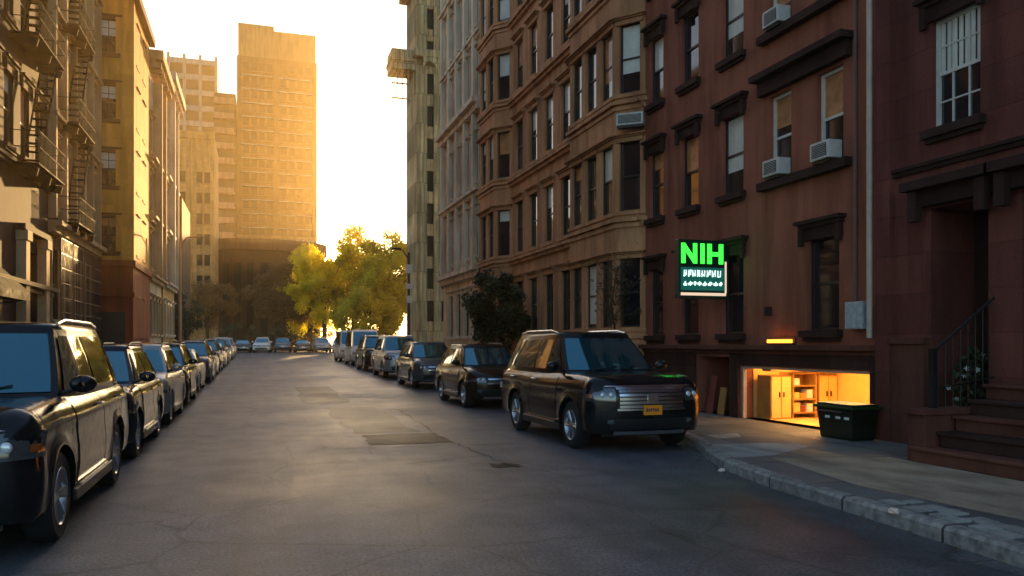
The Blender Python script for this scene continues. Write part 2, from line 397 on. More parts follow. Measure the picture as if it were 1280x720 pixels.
def wall_grid(q, P, U, x0, x1, z0, z1, holes, N, reveal=.22):
    """P: origin, U: unit along the wall, N: inward normal; holes (x0,x1,z0,z1) in wall coordinates"""
    P, U, N = Vector(P), Vector(U), Vector(N)
    X = sorted({x0, x1} | {h[0] for h in holes} | {h[1] for h in holes}); Z = sorted({z0, z1} | {h[2] for h in holes} | {h[3] for h in holes})
    X = [x for x in X if x0 <= x <= x1]; Z = [z for z in Z if z0 <= z <= z1]
    pt = lambda x, z, d=0: P + U*x + N*d + Vector((0, 0, z))
    for a, b in zip(X, X[1:]):
        if b-a < 1e-5: continue
        for c, d in zip(Z, Z[1:]):
            if d-c < 1e-5: continue
            mx, mz = (a+b)/2, (c+d)/2
            if any(h[0] < mx < h[1] and h[2] < mz < h[3] for h in holes): continue
            q.quad(pt(a, c), pt(b, c), pt(b, d), pt(a, d))
    for h in holes:
        a, b, c, d = h[:4]; rv = h[4] if len(h) > 4 else reveal
        q.quad(pt(a, c), pt(a, d), pt(a, d, rv), pt(a, c, rv)); q.quad(pt(b, c), pt(b, c, rv), pt(b, d, rv), pt(b, d))
        q.quad(pt(a, d), pt(b, d), pt(b, d, rv), pt(a, d, rv)); q.quad(pt(a, c), pt(a, c, rv), pt(b, c, rv), pt(b, c))
        if len(h) <= 5: q.quad(pt(a, c, rv), pt(b, c, rv), pt(b, d, rv), pt(a, d, rv))

def shell(q, W, D, z0, z1):
    q.quad((0, D, z0), (0, 0, z0), (0, 0, z1), (0, D, z1)); q.quad((W, 0, z0), (W, D, z0), (W, D, z1), (W, 0, z1))
    q.quad((W, D, z0), (0, D, z0), (0, D, z1), (W, D, z1))

RZ_R, RZ_L = -PI/2, PI/2      # right-hand facades look to -X, left-hand ones to +X
def building(name, loc, rz, W, H, D, wallmat, wins, st, label, cat='building', holes=(), z0=-1., seed=1, courses=(), cornice=True, group=None):
    """wins: list of (x_centre, z0, w, h[, style override])"""
    b = empty(name, loc, rz, label, cat, group); rnd = random.Random(seed)
    hs = [(x-w/2, x+w/2, z, z+h) for x, z, w, h, *_ in wins] + list(holes)
    q = MB(); wall_grid(q, (0, 0, 0), (1, 0, 0), 0, W, z0, H, hs, (0, 1, 0)); shell(q, W, D, z0, H)
    q.build('wall', wallmat, b)
    q = MB(); q.quad((0, 0, H-.01), (W, 0, H-.01), (W, D, H-.01), (0, D, H-.01)); q.build('roof', 'trim_dark', b)
    for x, z, w, h, *ov in wins:
        s2 = dict(st); [s2.update(o) for o in ov]
        add_window(b, (x-w/2, 0, z), 0, w, h, s2, rnd)
    for z, t, pr in courses:
        q = MB(); q.box(0, W, -pr*.55, -.001, z, z+t*.55); q.box(0, W, -pr, -.002, z+t*.55+.002, z+t); q.build('string_course', st['trim'], b)
    if cornice:
        q = MB(); q.box(-.05, W+.05, -.35, 0, H-.9, H-.5); q.box(-.1, W+.1, -.75, 0, H-.498, H)
        x = .3
        while x < W: q.box(x, x+.22, -.6, -.351, H-.86, H-.5); x += .8
        q.build('cornice', st['trim'], b)
    return b

FX = 9.75
ROWS = [1.92, 4.92, 7.86, 10.8]
# --- nearest brownstone (right edge): x runs towards the camera from Y=10.66
Y0 = 10.66
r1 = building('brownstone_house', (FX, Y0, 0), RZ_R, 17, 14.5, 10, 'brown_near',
    [(Y0-9.18, 4.93, .86, 1.66, dict(frame='white', mun=3, fat=1, blind_reflections=0)), (Y0-9.18, 8.2, .86, 1.66, dict(frame='white', mun=3, fat=1)),
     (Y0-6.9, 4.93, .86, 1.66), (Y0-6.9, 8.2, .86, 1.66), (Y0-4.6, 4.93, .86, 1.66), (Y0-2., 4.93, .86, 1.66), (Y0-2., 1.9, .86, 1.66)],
    dict(trim='trim_dark', blind_reflections=.3), 'dark brownstone house with the front stoop and tall dark doorway', 'house',
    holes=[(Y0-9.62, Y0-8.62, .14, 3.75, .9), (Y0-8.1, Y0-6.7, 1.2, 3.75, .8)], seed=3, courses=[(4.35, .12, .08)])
q = MB(); q.box(Y0-9.58, Y0-8.66, .8, .86, .15, 3.74); q.box(Y0-9.45, Y0-8.8, .79, .8, .6, 1.6); q.box(Y0-9.45, Y0-8.8, .79, .8, 1.75, 3.2); q.build('door', 'door', r1)
dd = MB(); dd.box(Y0-8.06, Y0-6.74, .7, .76, 1.21, 3.74); dd.box(Y0-7.9, Y0-7.45, .69, .7, 1.5, 3.4); dd.box(Y0-7.35, Y0-6.9, .69, .7, 1.5, 3.4); dd.build('door', 'door', r1)
for a, b_ in ((Y0-9.8, Y0-8.45), (Y0-8.3, Y0-6.5)):
    q = MB(); q.box(a, b_, -.16, -.001, 3.78, 4.02); q.box(a-.1, b_+.1, -.34, -.001, 4.022, 4.16); q.box(a, a+.16, -.28, -.162, 3.55, 4.0); q.box(b_-.16, b_, -.28, -.162, 3.55, 4.0); q.build('door_hood', 'trim_dark', r1)
for x0, x1 in ((.0, .32),):
    q = MB(); q.box(x0, x1, -.1, -.001, .1, 14); q.build('pilaster', 'brown_near', r1)
q = MB(); q.box(.33, Y0-9.66, -.09, -.001, .1, 1.7); q.box(.3, Y0-9.64, -.14, -.001, 1.702, 1.8); q.build('plinth', 'trim_brown', r1)
c = MB()
for k in range(7):                                  # drawn curtain folds behind the upper sash
    c.box(.07+k*.105, .07+k*.105+.07, .124, .134, .85, 1.6)
c.build('curtain', 'blind', [w for w in r1.children if w.name.startswith('window')][0])

# --- stoop
st = empty('stoop', (8.3, 8.62, .14), 0, 'dark brown stone stoop climbing from the sidewalk at the right edge', 'steps')
for k in range(5):
    q = MB(); x0 = .26*k; q.box(x0, 1.44, -2.55, -.32 if k else -.1, .205*k, .205*k+.155)
    q.box(x0-.04, 1.44, -2.55, -.3 if k else -.08, .205*k+.157, .205*k+.205); q.build('step', 'brown_base' if k % 2 else 'trim_brown', st, bevel=.012)
q = MB(); q.box(.05, 1.44, -.28, .02, 0, .62); q.box(.0, 1.44, -.31, .05, .622, .7); q.build('cheek_wall', 'trim_brown', st, bevel=.01)
q = MB(); q.box(.3, .38, -.17, -.09, .7, 1.5); q.tube([(.34, -.13, 1.45), (1.4, -.13, 2.2)], .02)
for k in range(8): q.tube([(.42+k*.13, -.13, .7), (.42+k*.13, -.13, 1.5+k*.095)], .008, 6)
q.tube([(.34, -.13, .95), (1.4, -.13, 1.1)], .012, 6); q.build('railing', 'black', st)
# flower pot in the doorway
fp = empty('potted_plant', (10.05, 9.1, .14), 0, 'leafy potted plant with white flowers in the tall dark doorway', 'plant')
q = MB(); q.lathe([(0, .0), (.16, 0), (.22, .34), (.24, .36), (.24, .4), (.2, .4), (.19, .34), (0, .33)], 16, 'z'); q.build('pot', 'clay', fp, 40)
q = MB(); fl = MB(); rr = random.Random(5)
for i in range(420):
    a, u = rr.uniform(0, 2*PI), rr.random(); z = .45+u*1.0; r = (.05+.3*math.sin(PI*min(1, u*.9+.1)))*rr.random()**.5
    p = Vector((r*math.cos(a), r*math.sin(a)*1.1, z)); d = Vector((rr.uniform(-1, 1), rr.uniform(-1, 1), rr.uniform(-.3, 1))).normalized(); e = d.cross(Vector((rr.random(), rr.random(), rr.random()))).normalized()
    q.quad(p, p+d*.06+e*.03, p+d*.11, p+d*.06-e*.03)
    if i % 22 == 0:
        for k in range(5):
            t = 2*PI*k/5; n1 = Vector((-.4, -.8, .3)).normalized(); aa = n1.orthogonal().normalized(); bb = n1.cross(aa); c1 = (aa*math.cos(t)+bb*math.sin(t)); c2 = (aa*math.cos(t+.6)+bb*math.sin(t+.6))
            pp = Vector((p.x*1.15-.03, p.y*1.15-.03, p.z)); fl.quad(pp, pp+c1*.03, pp+(c1+c2)*.022, pp+c2*.03)
q.build('foliage', 'leaf_dark', fp); fl.build('blossom', 'flower', fp)

# --- garage brownstone: Y 18.9 .. 10.66
Y1 = 18.95
W2 = Y1-10.665
wins = []
for z in ROWS:
    for yc, w in ((14.92, .8), (16.7, .78), (18.35, .72)):
        wins.append((Y1-yc, z, w, 1.7, dict(blind_reflections=.75 if z > 3 else .0)))
for z in ROWS[1:]:
    for yc in (13.28, 11.86): wins.append((Y1-yc, z, .68, 1.68, dict(frame='white', fat=1, lintel=0, sill=0, blind_reflections=1., blind_reflection_mat='curtain')))
wins.append((Y1-12.05, 1.95, .85, 1.68, dict(blind_reflections=0)))
r2 = building('brownstone_house', (FX, Y1, 0), RZ_R, W2, 14.5, 10, 'brown', wins, dict(trim='trim_dark', blind_reflections=.5),
    'reddish brownstone house with the glowing orange basement opening', 'house',
    holes=[(Y1-14.62, Y1-10.85, .14, 1.24, .3, 1), (Y1-16.35, Y1-15.0, .14, 1.42, 1.0)], seed=11)
for z in ROWS[1:]:
    q = MB(); a, b_ = Y1-13.85, Y1-11.3
    q.box(a, b_, -.14, -.001, z+1.74, z+2.02); q.box(a-.06, b_+.06, -.3, -.001, z+2.022, z+2.14); q.build('shared_lintel', 'trim_dark', r2)
    q = MB(); q.box(a, b_, -.16, -.001, z-.16, z-.002); q.build('shared_sill', 'trim_dark', r2)
q = MB(); q.box(-.0, W2, -.1, -.001, 1.5, 1.58); q.box(-.0, W2, -.22, -.002, 1.582, 1.68); q.build('ledge', 'trim_brown', r2, bevel=.01)
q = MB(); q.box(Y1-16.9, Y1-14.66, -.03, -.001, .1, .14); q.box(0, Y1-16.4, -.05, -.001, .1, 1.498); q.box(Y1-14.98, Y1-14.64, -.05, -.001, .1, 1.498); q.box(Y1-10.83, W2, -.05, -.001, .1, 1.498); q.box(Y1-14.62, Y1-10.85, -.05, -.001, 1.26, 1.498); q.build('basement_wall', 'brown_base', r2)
# lit room behind the opening
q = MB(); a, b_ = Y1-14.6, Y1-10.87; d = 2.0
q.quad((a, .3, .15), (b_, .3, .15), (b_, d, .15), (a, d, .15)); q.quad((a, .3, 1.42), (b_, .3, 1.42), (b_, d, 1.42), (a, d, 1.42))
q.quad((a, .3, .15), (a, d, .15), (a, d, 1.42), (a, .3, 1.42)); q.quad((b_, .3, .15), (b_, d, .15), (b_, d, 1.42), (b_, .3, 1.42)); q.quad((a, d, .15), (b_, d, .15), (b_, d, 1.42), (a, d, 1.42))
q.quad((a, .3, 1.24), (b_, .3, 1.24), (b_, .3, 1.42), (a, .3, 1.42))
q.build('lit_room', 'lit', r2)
q = MB(); q.box(a+.35, b_-.35, .6, .68, 1.37, 1.4); q.build('ceiling_lamp', 'tube', r2)
q = MB(); q.box(a-.01, a+.05, .02, .1, .14, 1.235); q.box(b_-.05, b_+.01, .02, .1, .14, 1.235); q.box(a+.05, b_-.05, .02, .1, 1.19, 1.235); q.build('opening_frame', 'pipe', r2)
for (cx, cy, rz, w, hh, lb) in ((10.33, 14.05, 0, .5, .9, 'wooden cabinet by the pavement end of the glowing basement far wall'), (11.5, 14.05, 0, .46, .9, 'wooden cabinet in the back corner of the glowing basement'), (FX+1.5, 11.6, RZ_R, .8, .92, 'wide wooden cabinet against the back of the glowing basement behind the bin')):
    c = empty('storage_cabinet', (cx, cy, .15), rz, lb, 'cabinet', 'cabinets in the lit basement')
    q = MB(); q.box(-w/2, w/2, 0, .45, 0, hh); q.build('carcass', 'cab', c)
    q = MB(); q.box(-w/2+.02, -.01, -.02, -.002, .03, hh-.03); q.box(.01, w/2-.02, -.02, -.002, .03, hh-.03); q.build('door', 'lit', c)
    [MB().box(e-.01, e+.01, -.045, -.02, hh*.5, hh*.62).build('handle', 'black', c) for e in (-.05, .05)]
c = empty('shelf_unit', (10.92, 14.05, .15), 0, 'open wooden shelves between two cabinets in the glowing basement', 'shelf')
q = MB(); q.box(-.3, -.27, 0, .45, 0, .95); q.box(.27, .3, 0, .45, 0, .95); q.box(-.27, .27, .42, .45, 0, .95); q.build('frame', 'cab', c)
for z in (.1, .38, .66, .92): qq = MB(); qq.box(-.27, .27, 0, .41, z, z+.03); qq.build('shelf', 'cab', c)
rr = random.Random(2)
for k in range(7):
    q = MB(); w_ = rr.uniform(.1, .16); h_ = rr.uniform(.1, .2); q.box(-w_/2, w_/2, -.1, .1, 0, h_); o = tag(q.build('storage_box', rr.choice(('lit', 'redcloth', 'blind', 'cab'))), 'small storage box standing on the open shelves of the glowing basement', 'box', 'boxes on the basement shelves'); o.location = (10.76+.16*(k % 3), 14.2, .15+(.131, .411, .691)[k//3])
q = MB(); q.box(0, 1.75, 0, .3, 0, .08); o = tag(q.build('ceiling_beam', 'cab'), 'long orange beam under the ceiling of the glowing basement', 'beam'); o.location = (9.98, 13.9, 1.14)
# things in the dark recess left of the opening
for k, (yy, h, lb, mt) in enumerate(((15.9, .85, 'reddish wooden board leaning in the dark basement recess, the farther one', 'redcloth'), (15.45, .6, 'short brown board leaning in the dark basement recess, nearer the lit opening', 'cab'))):
    q = MB(); q.box(0, .03, -.12, .12, 0, h, Matrix.Rotation(R(9), 3, 'Y'), (0, 0, 0)); o = tag(q.build('leaning_board', mt), lb, 'board'); o.location = (FX+.02, yy, .145)
# lamp above the ledge
wl = empty('ledge_lamp', (FX, 13.2, 1.69), RZ_R, 'orange glowing strip lamp on the ledge above the lit basement', 'lamp')
q = MB(); q.box(-.35, .35, -.12, -.04, .03, .1); q.build('lamp_tube', 'ledge_lamp', wl, bevel=.01)
q = MB(); q.box(-.4, .4, -.14, -.0, .0, .028); q.box(-.4, .4, -.03, 0, .03, .14); q.build('bracket', 'rust', wl)
q = MB(); q.box(-.06, .06, -.1, 0, -.09, .09); o = tag(q.build('wall_vent', 'trim_dark'), 'small dark square vent on the brownstone wall above the ledge lamp', 'vent'); o.location = (FX, 13.6, 2.35); o.rotation_euler[2] = RZ_R

# air conditioners
def ac_unit(loc, rz, label, w=.56):
    a = empty('air_conditioner', loc, rz, label, 'air conditioner', 'window air conditioners')
    q = MB(); q.box(-w/2, w/2, -.24, .06, 0, .32); q.build('casing', 'acwhite', a, bevel=.015)
    q = MB(); q.box(-w/2+.06, w/2-.06, -.247, -.241, .05, .27)
    q.build('grille', 'grille', a)
    q = MB()
    for k in range(7): q.box(-w/2+.07, w/2-.07, -.256, -.249, .06+k*.03, .068+k*.03)
    q.build('slat', 'acwhite', a)
    q = MB(); q.box(-w/2+.02, w/2-.02, -.2, 0, -.05, -.002); q.build('bracket', 'black', a)
    return a
ac_unit((FX, 13.28, 4.97), RZ_R, 'white air conditioner in the farther window of the white-framed pair', .5)
ac_unit((FX, 11.86, 4.97), RZ_R, 'white air conditioner in the nearer window of the white-framed pair, next to the pipes', .5)
ac_unit((FX, 13.28, 7.9), RZ_R, 'white air conditioner in the topmost white-framed window', .5)

# utility box, pipes
ub = empty('utility_box', (FX, 11.05, 1.95), RZ_R, 'weathered grey metal utility box on the wall beneath the pipes', 'utility box')
q = MB(); q.box(-.2, .2, -.2, 0, 0, .46); q.build('housing', 'boxgrey', ub, bevel=.01)
q = MB(); q.box(-.18, .18, -.216, -.202, .02, .44); q.build('cover', 'boxgrey', ub, bevel=.006)
q = MB(); q.tube([(.0, -.05, 14.3), (.0, -.05, .47)], .03); o = tag(q.build('drain_pipe', 'pipe2'), 'thin brown pipe running down the wall into the grey box', 'pipe'); o.location = (FX, 11.17, 1.95); o.rotation_euler[2] = RZ_R
q = MB(); q.tube([(0, -.16, 14.3), (0, -.16, .2)], .045, 10); o = tag(q.build('drain_pipe', 'pipe'), 'pale straight drain pipe between the two brownstone houses', 'pipe'); o.location = (FX, 10.72, 1.6); o.rotation_euler[2] = RZ_R

# hanging sign
sg = empty('hanging_sign', (8.48, 15.0, 2.67), 0, 'square black sign with glowing green letters sticking out from the brownstone wall', 'sign')
q = MB(); q.box(0, 1.22, 0, .16, 0, 1.25); q.build('sign_box', 'signbg', sg, bevel=.012)
q = MB(); q.box(.06, 1.14, -.006, -.002, .17, .66); q.build('lower_panel', 'signbg2', sg)
q = MB(); q.box(.06, 1.14, -.03, -.002, .06, .12); q.box(1.125, 1.165, -.012, -.002, .12, .8); q.build('light_bar', 'signbar', sg)
q = MB(); q.tube([(1.1, .08, 1.1), (1.3, .08, 1.1)], .03); q.tube([(1.1, .08, .2), (1.3, .08, .2)], .03); q.build('bracket', 'black', sg)
def glyph(q, x, w, strokes):
    for (a, b0, c, d, t) in strokes:
        p0, p1 = Vector((x+a*w, -.012, b0)), Vector((x+c*w, -.012, d)); dv = p1-p0; n = Vector((dv.z, 0, -dv.x)).normalized()*t/2
        q.quad(p0-n, p0+n, p1+n, p1-n); off = Vector((0, .011, 0))
        for e0, e1 in ((p0-n, p0+n), (p0+n, p1+n), (p1+n, p1-n), (p1-n, p0-n)): q.quad(e0, e1, e1+off, e0+off)
z0, z1 = .74, 1.17
for x, w, s_ in ((.07, .38, [(.13, z0, .13, z1, .1), (.16, z1-.05, .84, z0+.05, .1), (.87, z0, .87, z1, .1)]), (.53, .1, [(.5, z0, .5, z1, .1)]), (.7, .38, [(.13, z0, .13, z1, .11), (.13, .95, .87, .95, .09), (.87, z0, .87, z1, .11)])):
    q = MB(); glyph(q, x, w, s_); q.build('letter', 'green', sg)
rr = random.Random(21)
q = MB(); x = .13
while x < 1.02:                                     # the small lines are too worn to read in the photograph: broken strokes
    w = rr.uniform(.07, .1); glyph(q, x, w, [(.1, .46, .1+rr.uniform(-.1, .2), .6, .028), (.1, rr.choice((.6, .53, .47)), .8, rr.choice((.6, .53, .47)), .024), (.75, .46+rr.uniform(0, .06), .8, .6, .026)]); x += w+.03
q.build('small_lettering', 'signwhite', sg)
q = MB(); x = .12
while x < 1.05:
    w = rr.uniform(.05, .12); glyph(q, x, w, [(0, .3+rr.uniform(-.01, .02), 1, .31+rr.uniform(-.02, .02), .05), (.5, .27, .55, .36, .03)]); x += w+.025


q.build('small_lettering', 'signwhite', sg)
# green bin
bn = empty('rubbish_bin', (9.3, 10.9, .14), RZ_R, 'low dark green bin with lid in front of the glowing basement', 'bin')
q = MB(); rows = []
for z, s_ in ((0, .86), (.04, .9), (.46, 1.), (.5, 1.02)): rows.append([(-.42*s_, -.26*s_, z), (.42*s_, -.26*s_, z), (.42*s_, .26*s_, z), (-.42*s_, .26*s_, z), (-.42*s_, -.26*s_, z)])
q.grid(rows); q.f.append((0, 1, 2, 3)); q.build('body', 'bin', bn, merge=True, bevel=.015)
q = MB(); q.box(-.47, .47, -.31, .3, .502, .55); q.box(-.43, .43, -.27, .26, .552, .585); q.build('lid', 'binlid', bn, bevel=.015)
q = MB(); q.tube([(-.3, -.31, .46), (-.3, -.36, .46), (.3, -.36, .46), (.3, -.31, .46)], .014, 6); q.build('handle', 'black', bn)
for x in (-.2, .05, .25): q = MB(); q.box(x, x+.1, -.275, -.262, .34, .38); q.build('sticker', 'flower', bn)
# litter by the kerb
for (x, y, lb) in ((5.88, 9.25, 'crumpled pale scrap of paper in the gutter near the parked SUV'), (5.6, 5.95, 'crumpled pale scrap of paper lying on the near kerb edge')):
    bm = bmesh.new(); bmesh.ops.create_icosphere(bm, subdivisions=2, radius=.05)
    for v in bm.verts: v.co *= random.uniform(.6, 1.2); v.co.z *= .6
    me = bpy.data.meshes.new('paper_scrap'); bm.to_mesh(me); bm.free(); me.materials.append(M['paper'])
    o = bpy.data.objects.new('paper_scrap', me); COL.objects.link(o); o.location = (x, y, .16 if x < 5.7 else .03); tag(o, lb, 'litter')

# --- bay-windowed tan row: Y 34.4 .. 18.95
Y2 = 34.4
RB = [2.15, 5.26, 8.4, 11.55, 14.7]
wins = []
for z in RB:
    for yc in (29.55, 27.9, 26.25, 24.65): wins.append((Y2-yc, z, .85, 2.0))
r3 = building('bay_front_house', (FX, Y2, 0), RZ_R, Y2-18.96, 19.5, 10, 'tan', wins, dict(trim='tan_trim', blind_reflections=.6, ls=.7),
    'tan brownstone row house with two tall window bays', 'house', seed=5, courses=[(z-.42, .22, .2) for z in RB[1:]])
def bay(b, xa, xb, proj, cut, rows, H, wm, tm, wfront, seed):
    """xa..xb along the facade; slanted cheeks of length cut"""
    rnd = random.Random(seed); q = MB()
    c_ = math.hypot(proj, cut); L = xb-xa-2*cut
    segs = [((xa, 0, 0), Vector((cut, -proj, 0)).normalized(), c_, 1, .62), ((xa+cut, -proj, 0), Vector((1, 0, 0)), L, wfront, .78), ((xb-cut, -proj, 0), Vector((cut, proj, 0)).normalized(), c_, 1, .6)]
    for P, U, ln, nw, ww in segs:
        N = Vector((-U.y, U.x, 0)); w = min(ww, ln-.25)
        xs = [ln*(i+.5)/nw for i in range(nw)]
        hs = [(x-w/2, x+w/2, z, z+1.85) for x in xs for z in rows]
        wall_grid(q, P, U, 0, ln, -.5, H, hs, N)
        ang = math.atan2(U.y, U.x)
        for x in xs:
            for z in rows:
                p = Vector(P)+U*(x-w/2); add_window(b, (p.x, p.y, z), ang, w, 1.85, dict(trim=tm, blind_reflections=.62, ls=.5, sill=0), rnd)
    q.build('bay', wm, b)
    for z in rows[1:] + [rows[0]]:
        t = MB()
        for dz, e in ((-.45, .05), (-.3, .12), (-.12, .06)):
            pts = [(xa-e, 0), (xa+cut-e*.5, -proj-e), (xb-cut+e*.5, -proj-e), (xb+e, 0)]; n = len(t.v)
            t.v += [(x, y, z+dz) for x, y in pts] + [(x, y, z+dz+.1) for x, y in pts]
            t.f += [(n, n+1, n+5, n+4), (n+1, n+2, n+6, n+5), (n+2, n+3, n+7, n+6), (n+4, n+5, n+6, n+7), (n+3, n+2, n+1, n)]
        t.build('bay_ledge', tm, b)
bay(r3, Y2-23.6, Y2-18.98, .55, .7, RB, 18.6, 'tan', 'tan_trim', 3, 4)
bay(r3, Y2-34.0, Y2-30.4, .55, .7, RB, 18.6, 'tan', 'tan_trim', 2, 9)
q = MB(); q.tube([(0, -.1, 18), (0, -.1, .2)], .05); q.build('downpipe', 'tan_trim', r3).location = (Y2-23.85, 0, 0)
ac_unit((9.42, 19.12, 7.42), -PI/2+.9, 'white air conditioner in a cage hung on the bay between two windows', .72)
# climbing plant before the bay
vn = empty('climbing_plant', (9.05, 19.3, .14), 0, 'scraggly dark climbing plant on the wall beside the window bay', 'plant')
q = MB(); lf = MB(); rr = random.Random(8)
q.tube([(0, 0, 0), (.05, 0, 1.5), (-.1, .05, 2.6), (.05, 0, 3.6)], [.035, .03, .025, .012], 6)
for i in range(26):
    a = rr.uniform(0, 2*PI); z = rr.uniform(1.9, 3.6); p = Vector((0, 0, z)); pts = [p]
    for k in range(4): p = p+Vector((math.cos(a)*.17+rr.uniform(-.08, .08), math.sin(a)*.13+rr.uniform(-.08, .08), rr.uniform(-.02, .26))); pts.append(p)
    q.tube(pts, [.014, .011, .008, .006, .003], 5)
    for _ in range(16):
        c0 = rr.choice(pts[1:])+Vector((rr.uniform(-.12, .12), rr.uniform(-.12, .12), rr.uniform(-.12, .12))); d = Vector((rr.uniform(-1, 1), rr.uniform(-1, 1), rr.uniform(-1, 1))).normalized(); e = d.orthogonal().normalized()
        lf.quad(c0, c0+d*.05+e*.025, c0+d*.1, c0+d*.05-e*.025)
q.build('stem', 'bark', vn); lf.build('foliage', 'leaf_dark', vn)

# --- cream building Y 45.5 .. 34.4
Y3 = 42.2
wins = [(Y3-35.5-i*1.62, z, .85, 2.1) for z in (1.9, 5.6, 8.95, 12.8, 16.1, 19.4) for i in range(4)]
r4 = building('cream_stone_building', (FX-.12, Y3, gz(40)), RZ_R, Y3-34.42, 23, 12, 'cream', wins, dict(trim='cream_trim', blind_reflections=.3, ls=.6, surround=1),
    'pale cream stone apartment building beyond the tan bay-fronted house', 'building', seed=8, courses=[(4.6, .45, .45), (8.25, .3, .35), (12.05, .5, .5), (15.4, .25, .25), (18.8, .25, .3)])
for i in range(5):
    q = MB(); x = .0+i*1.62+.15; q.box(x, x+.3, -.22, -.003, 4.9+.3, 22); q.build('pilaster', 'cream_trim', r4)

# --- carved tower right of the gap
def strip_windows(b, xs, zs, w, h, y=-.004, mat='towerglass', limit=100, face='front', arch=False):
    q = MB(); q.box(0, w, 0, .02, 0, h); me = q.mesh('window', mat)
    tr = MB(); tr.box(-.12, w+.12, -.16, -.0, -.18, -.02); tme = tr.mesh('sill', b.get('_trim', 'towercap'))
    n = 0; rest = MB()
    for z in zs:
        for x in xs:
            if n < limit:
                o = inst('window', me, b, (x, y-.018, z)); inst('sill', tme, o)
            else: rest.box(x, x+w, y-.02, y, z, z+h)
            n += 1
    if rest.v: o = rest.build('window_band', mat, b); o['kind'] = 'stuff'
tw = empty('carved_tower', (15.35, 80, 0), 0, 'tall golden carved stone tower beside the bright gap of sky', 'tower')
q = MB(); wall_grid(q, (0, 0, 0), (1, 0, 0), 0, 15, -1, 52, [(1.2+i*1.5, 1.9+i*1.5, 4+k*3.3, 6.1+k*3.3, .3) for i in range(9) for k in range(14)], (0, 1, 0)); shell(q, 15, 5, -1, 52); q.build('wall', 'gothic', tw)
strip_windows(tw, [1.2+i*1.5 for i in range(5)], [4+k*3.3 for k in range(14)], .7, 2.1, y=.25)
for i in range(10):
    q = MB(); x = .35+i*1.5; q.box(x, x+.45, -.3, -.003, 0, 29); q.box(x+.06, x+.39, -.42, -.302, 3, 28); q.box(x, x+.45, -.3, -.003, 31.4, 50); q.build('pilaster', 'gothic', tw)
q = MB(); q.box(-.3, 15.3, -.9, -.004, 30.6, 31.3)
for i in range(10):
    for j in range(6):
        t0, t1 = PI*j/6, PI*(j+1)/6; cx = .58+i*1.5+.75; r_ = .72
        q.quad((cx-r_*math.cos(t0), -.85, 29+r_*math.sin(t0)*1.6), (cx-r_*math.cos(t1), -.85, 29+r_*math.sin(t1)*1.6), (cx-r_*math.cos(t1), -.85, 30.6), (cx-r_*math.cos(t0), -.85, 30.6))
q.build('arcade', 'gothic', tw)
q = MB(); q.box(-2.4, -.01, 0, 3, 29.4, 31.4); q.box(-2.5, 0.-.02, -.2, 3.2, 30.2, 30.5); q.build('balcony', 'gothic', tw)
q = MB(); q.box(-2.4, -.02, .2, .3, 26.4, 26.55); q.box(-2.4, -.02, .2, .3, 27.9, 28.05)
for k in range(5): q.box(-2.4+k*.55, -2.3+k*.55, .2, .3, 26.55, 29.4)
q.build('balcony_railing', 'gothic', tw)
q = MB(); q.box(-1.4, 0-.01, 0, 5, 41, 42.5); q.box(-1., -.01, 0, 4, 37.5, 41); q.build('bracket', 'gothic', tw)

# --- far towers at the end of the street
mt = empty('apartment_tower', (-3.9, 180, 0), 0, 'tallest golden brown apartment tower at the end of the street', 'tower')
mt['_t'] = 0; del mt['_t']
q = MB(); q.box(0, 16.6, 0, 14, -1, 63.2); q.build('wall', 'towerm', mt)
q = MB(); q.box(.25, 7.6, .3, 13.7, 63.2, 70.3); q.box(7.6, 16.4, .3, 13.7, 63.2, 69.3); q.build('crown', 'towercap', mt)
for x in (0.0, 7.5, 15.7):
    q = MB(); q.box(x, x+.9, -.35, -.005, 0, 63); q.build('pier', 'towerm', mt)
strip_windows(mt, [1.3, 2.9, 4.5, 6.1, 9.0, 10.7, 12.4, 14.1], [60.2-2.95*k for k in range(13)], 1.2, 1.75)
q = MB(); random.seed(4)
for k in range(20):
    q.box(.95, 7.45, -.9, -.006, 58.9-2.95*k, 59.1-2.95*k); q.box(8.45, 15.65, -.6, -.006, 58.9-2.95*k, 59.1-2.95*k)
q.build('balcony_slab', 'greytower', mt)
q = MB()
for k in range(15): q.box(.3+k*1.08, 1.1+k*1.08, -1.2, -.01, 20.5, 24.2)
q.build('glazed_podium', 'greytower', mt)
q = MB(); q.box(0, 16.6, -1.3, -.01, 24.3, 24.9); q.box(0, 16.6, -1.3, -.01, 19.7, 20.4); q.build('podium_band', 'towercap', mt)

bt = empty('balcony_tower', (-8.1, 172, 0), 0, 'brown tower with stacked balconies left of the tallest tower', 'tower')
q = MB(); q.box(0, 4.2, 0, 12, -1, 52.5); q.build('wall', 'browntower', bt)
for k in range(15):
    q = MB(); q.box(-.1, 4.1, -1.4, -.01, 8+k*3., 8.35+k*3.); q.box(.1, 3.9, -1.4, -1.3, 8.36+k*3, 9.2+k*3); q.build('balcony', 'tan_trim', bt)
gt = empty('glass_tower', (-19.6, 200, 0), 0, 'pale grid-fronted glass tower behind the golden apartment block', 'tower')
q = MB(); q.box(0, 11, 0, 12, -1, 68); q.build('wall', 'towerglass', gt)
for i in range(4): q = MB(); q.box(i*3.45, i*3.45+.65, -.5, -.005, 0, 69); q.build('mullion', 'greytower', gt)
for k in range(14): q = MB(); q.box(0, 11, -.35, -.006, 66.8-k*3.6, 68-k*3.6); q.build('spandrel', 'greytower', gt)
ga = empty('golden_apartment_block', (-12.0, 120, 0), 0, 'golden mid-rise apartment block past the left row of houses', 'building')
q = MB(); q.box(0, 6.4, 0, 14, -1, 31.2); q.build('wall', 'golden', ga)
q = MB(); q.box(-.1, 6.5, -.3, -.01, 30.4, 31.4); q.build('cornice', 'golden', ga)
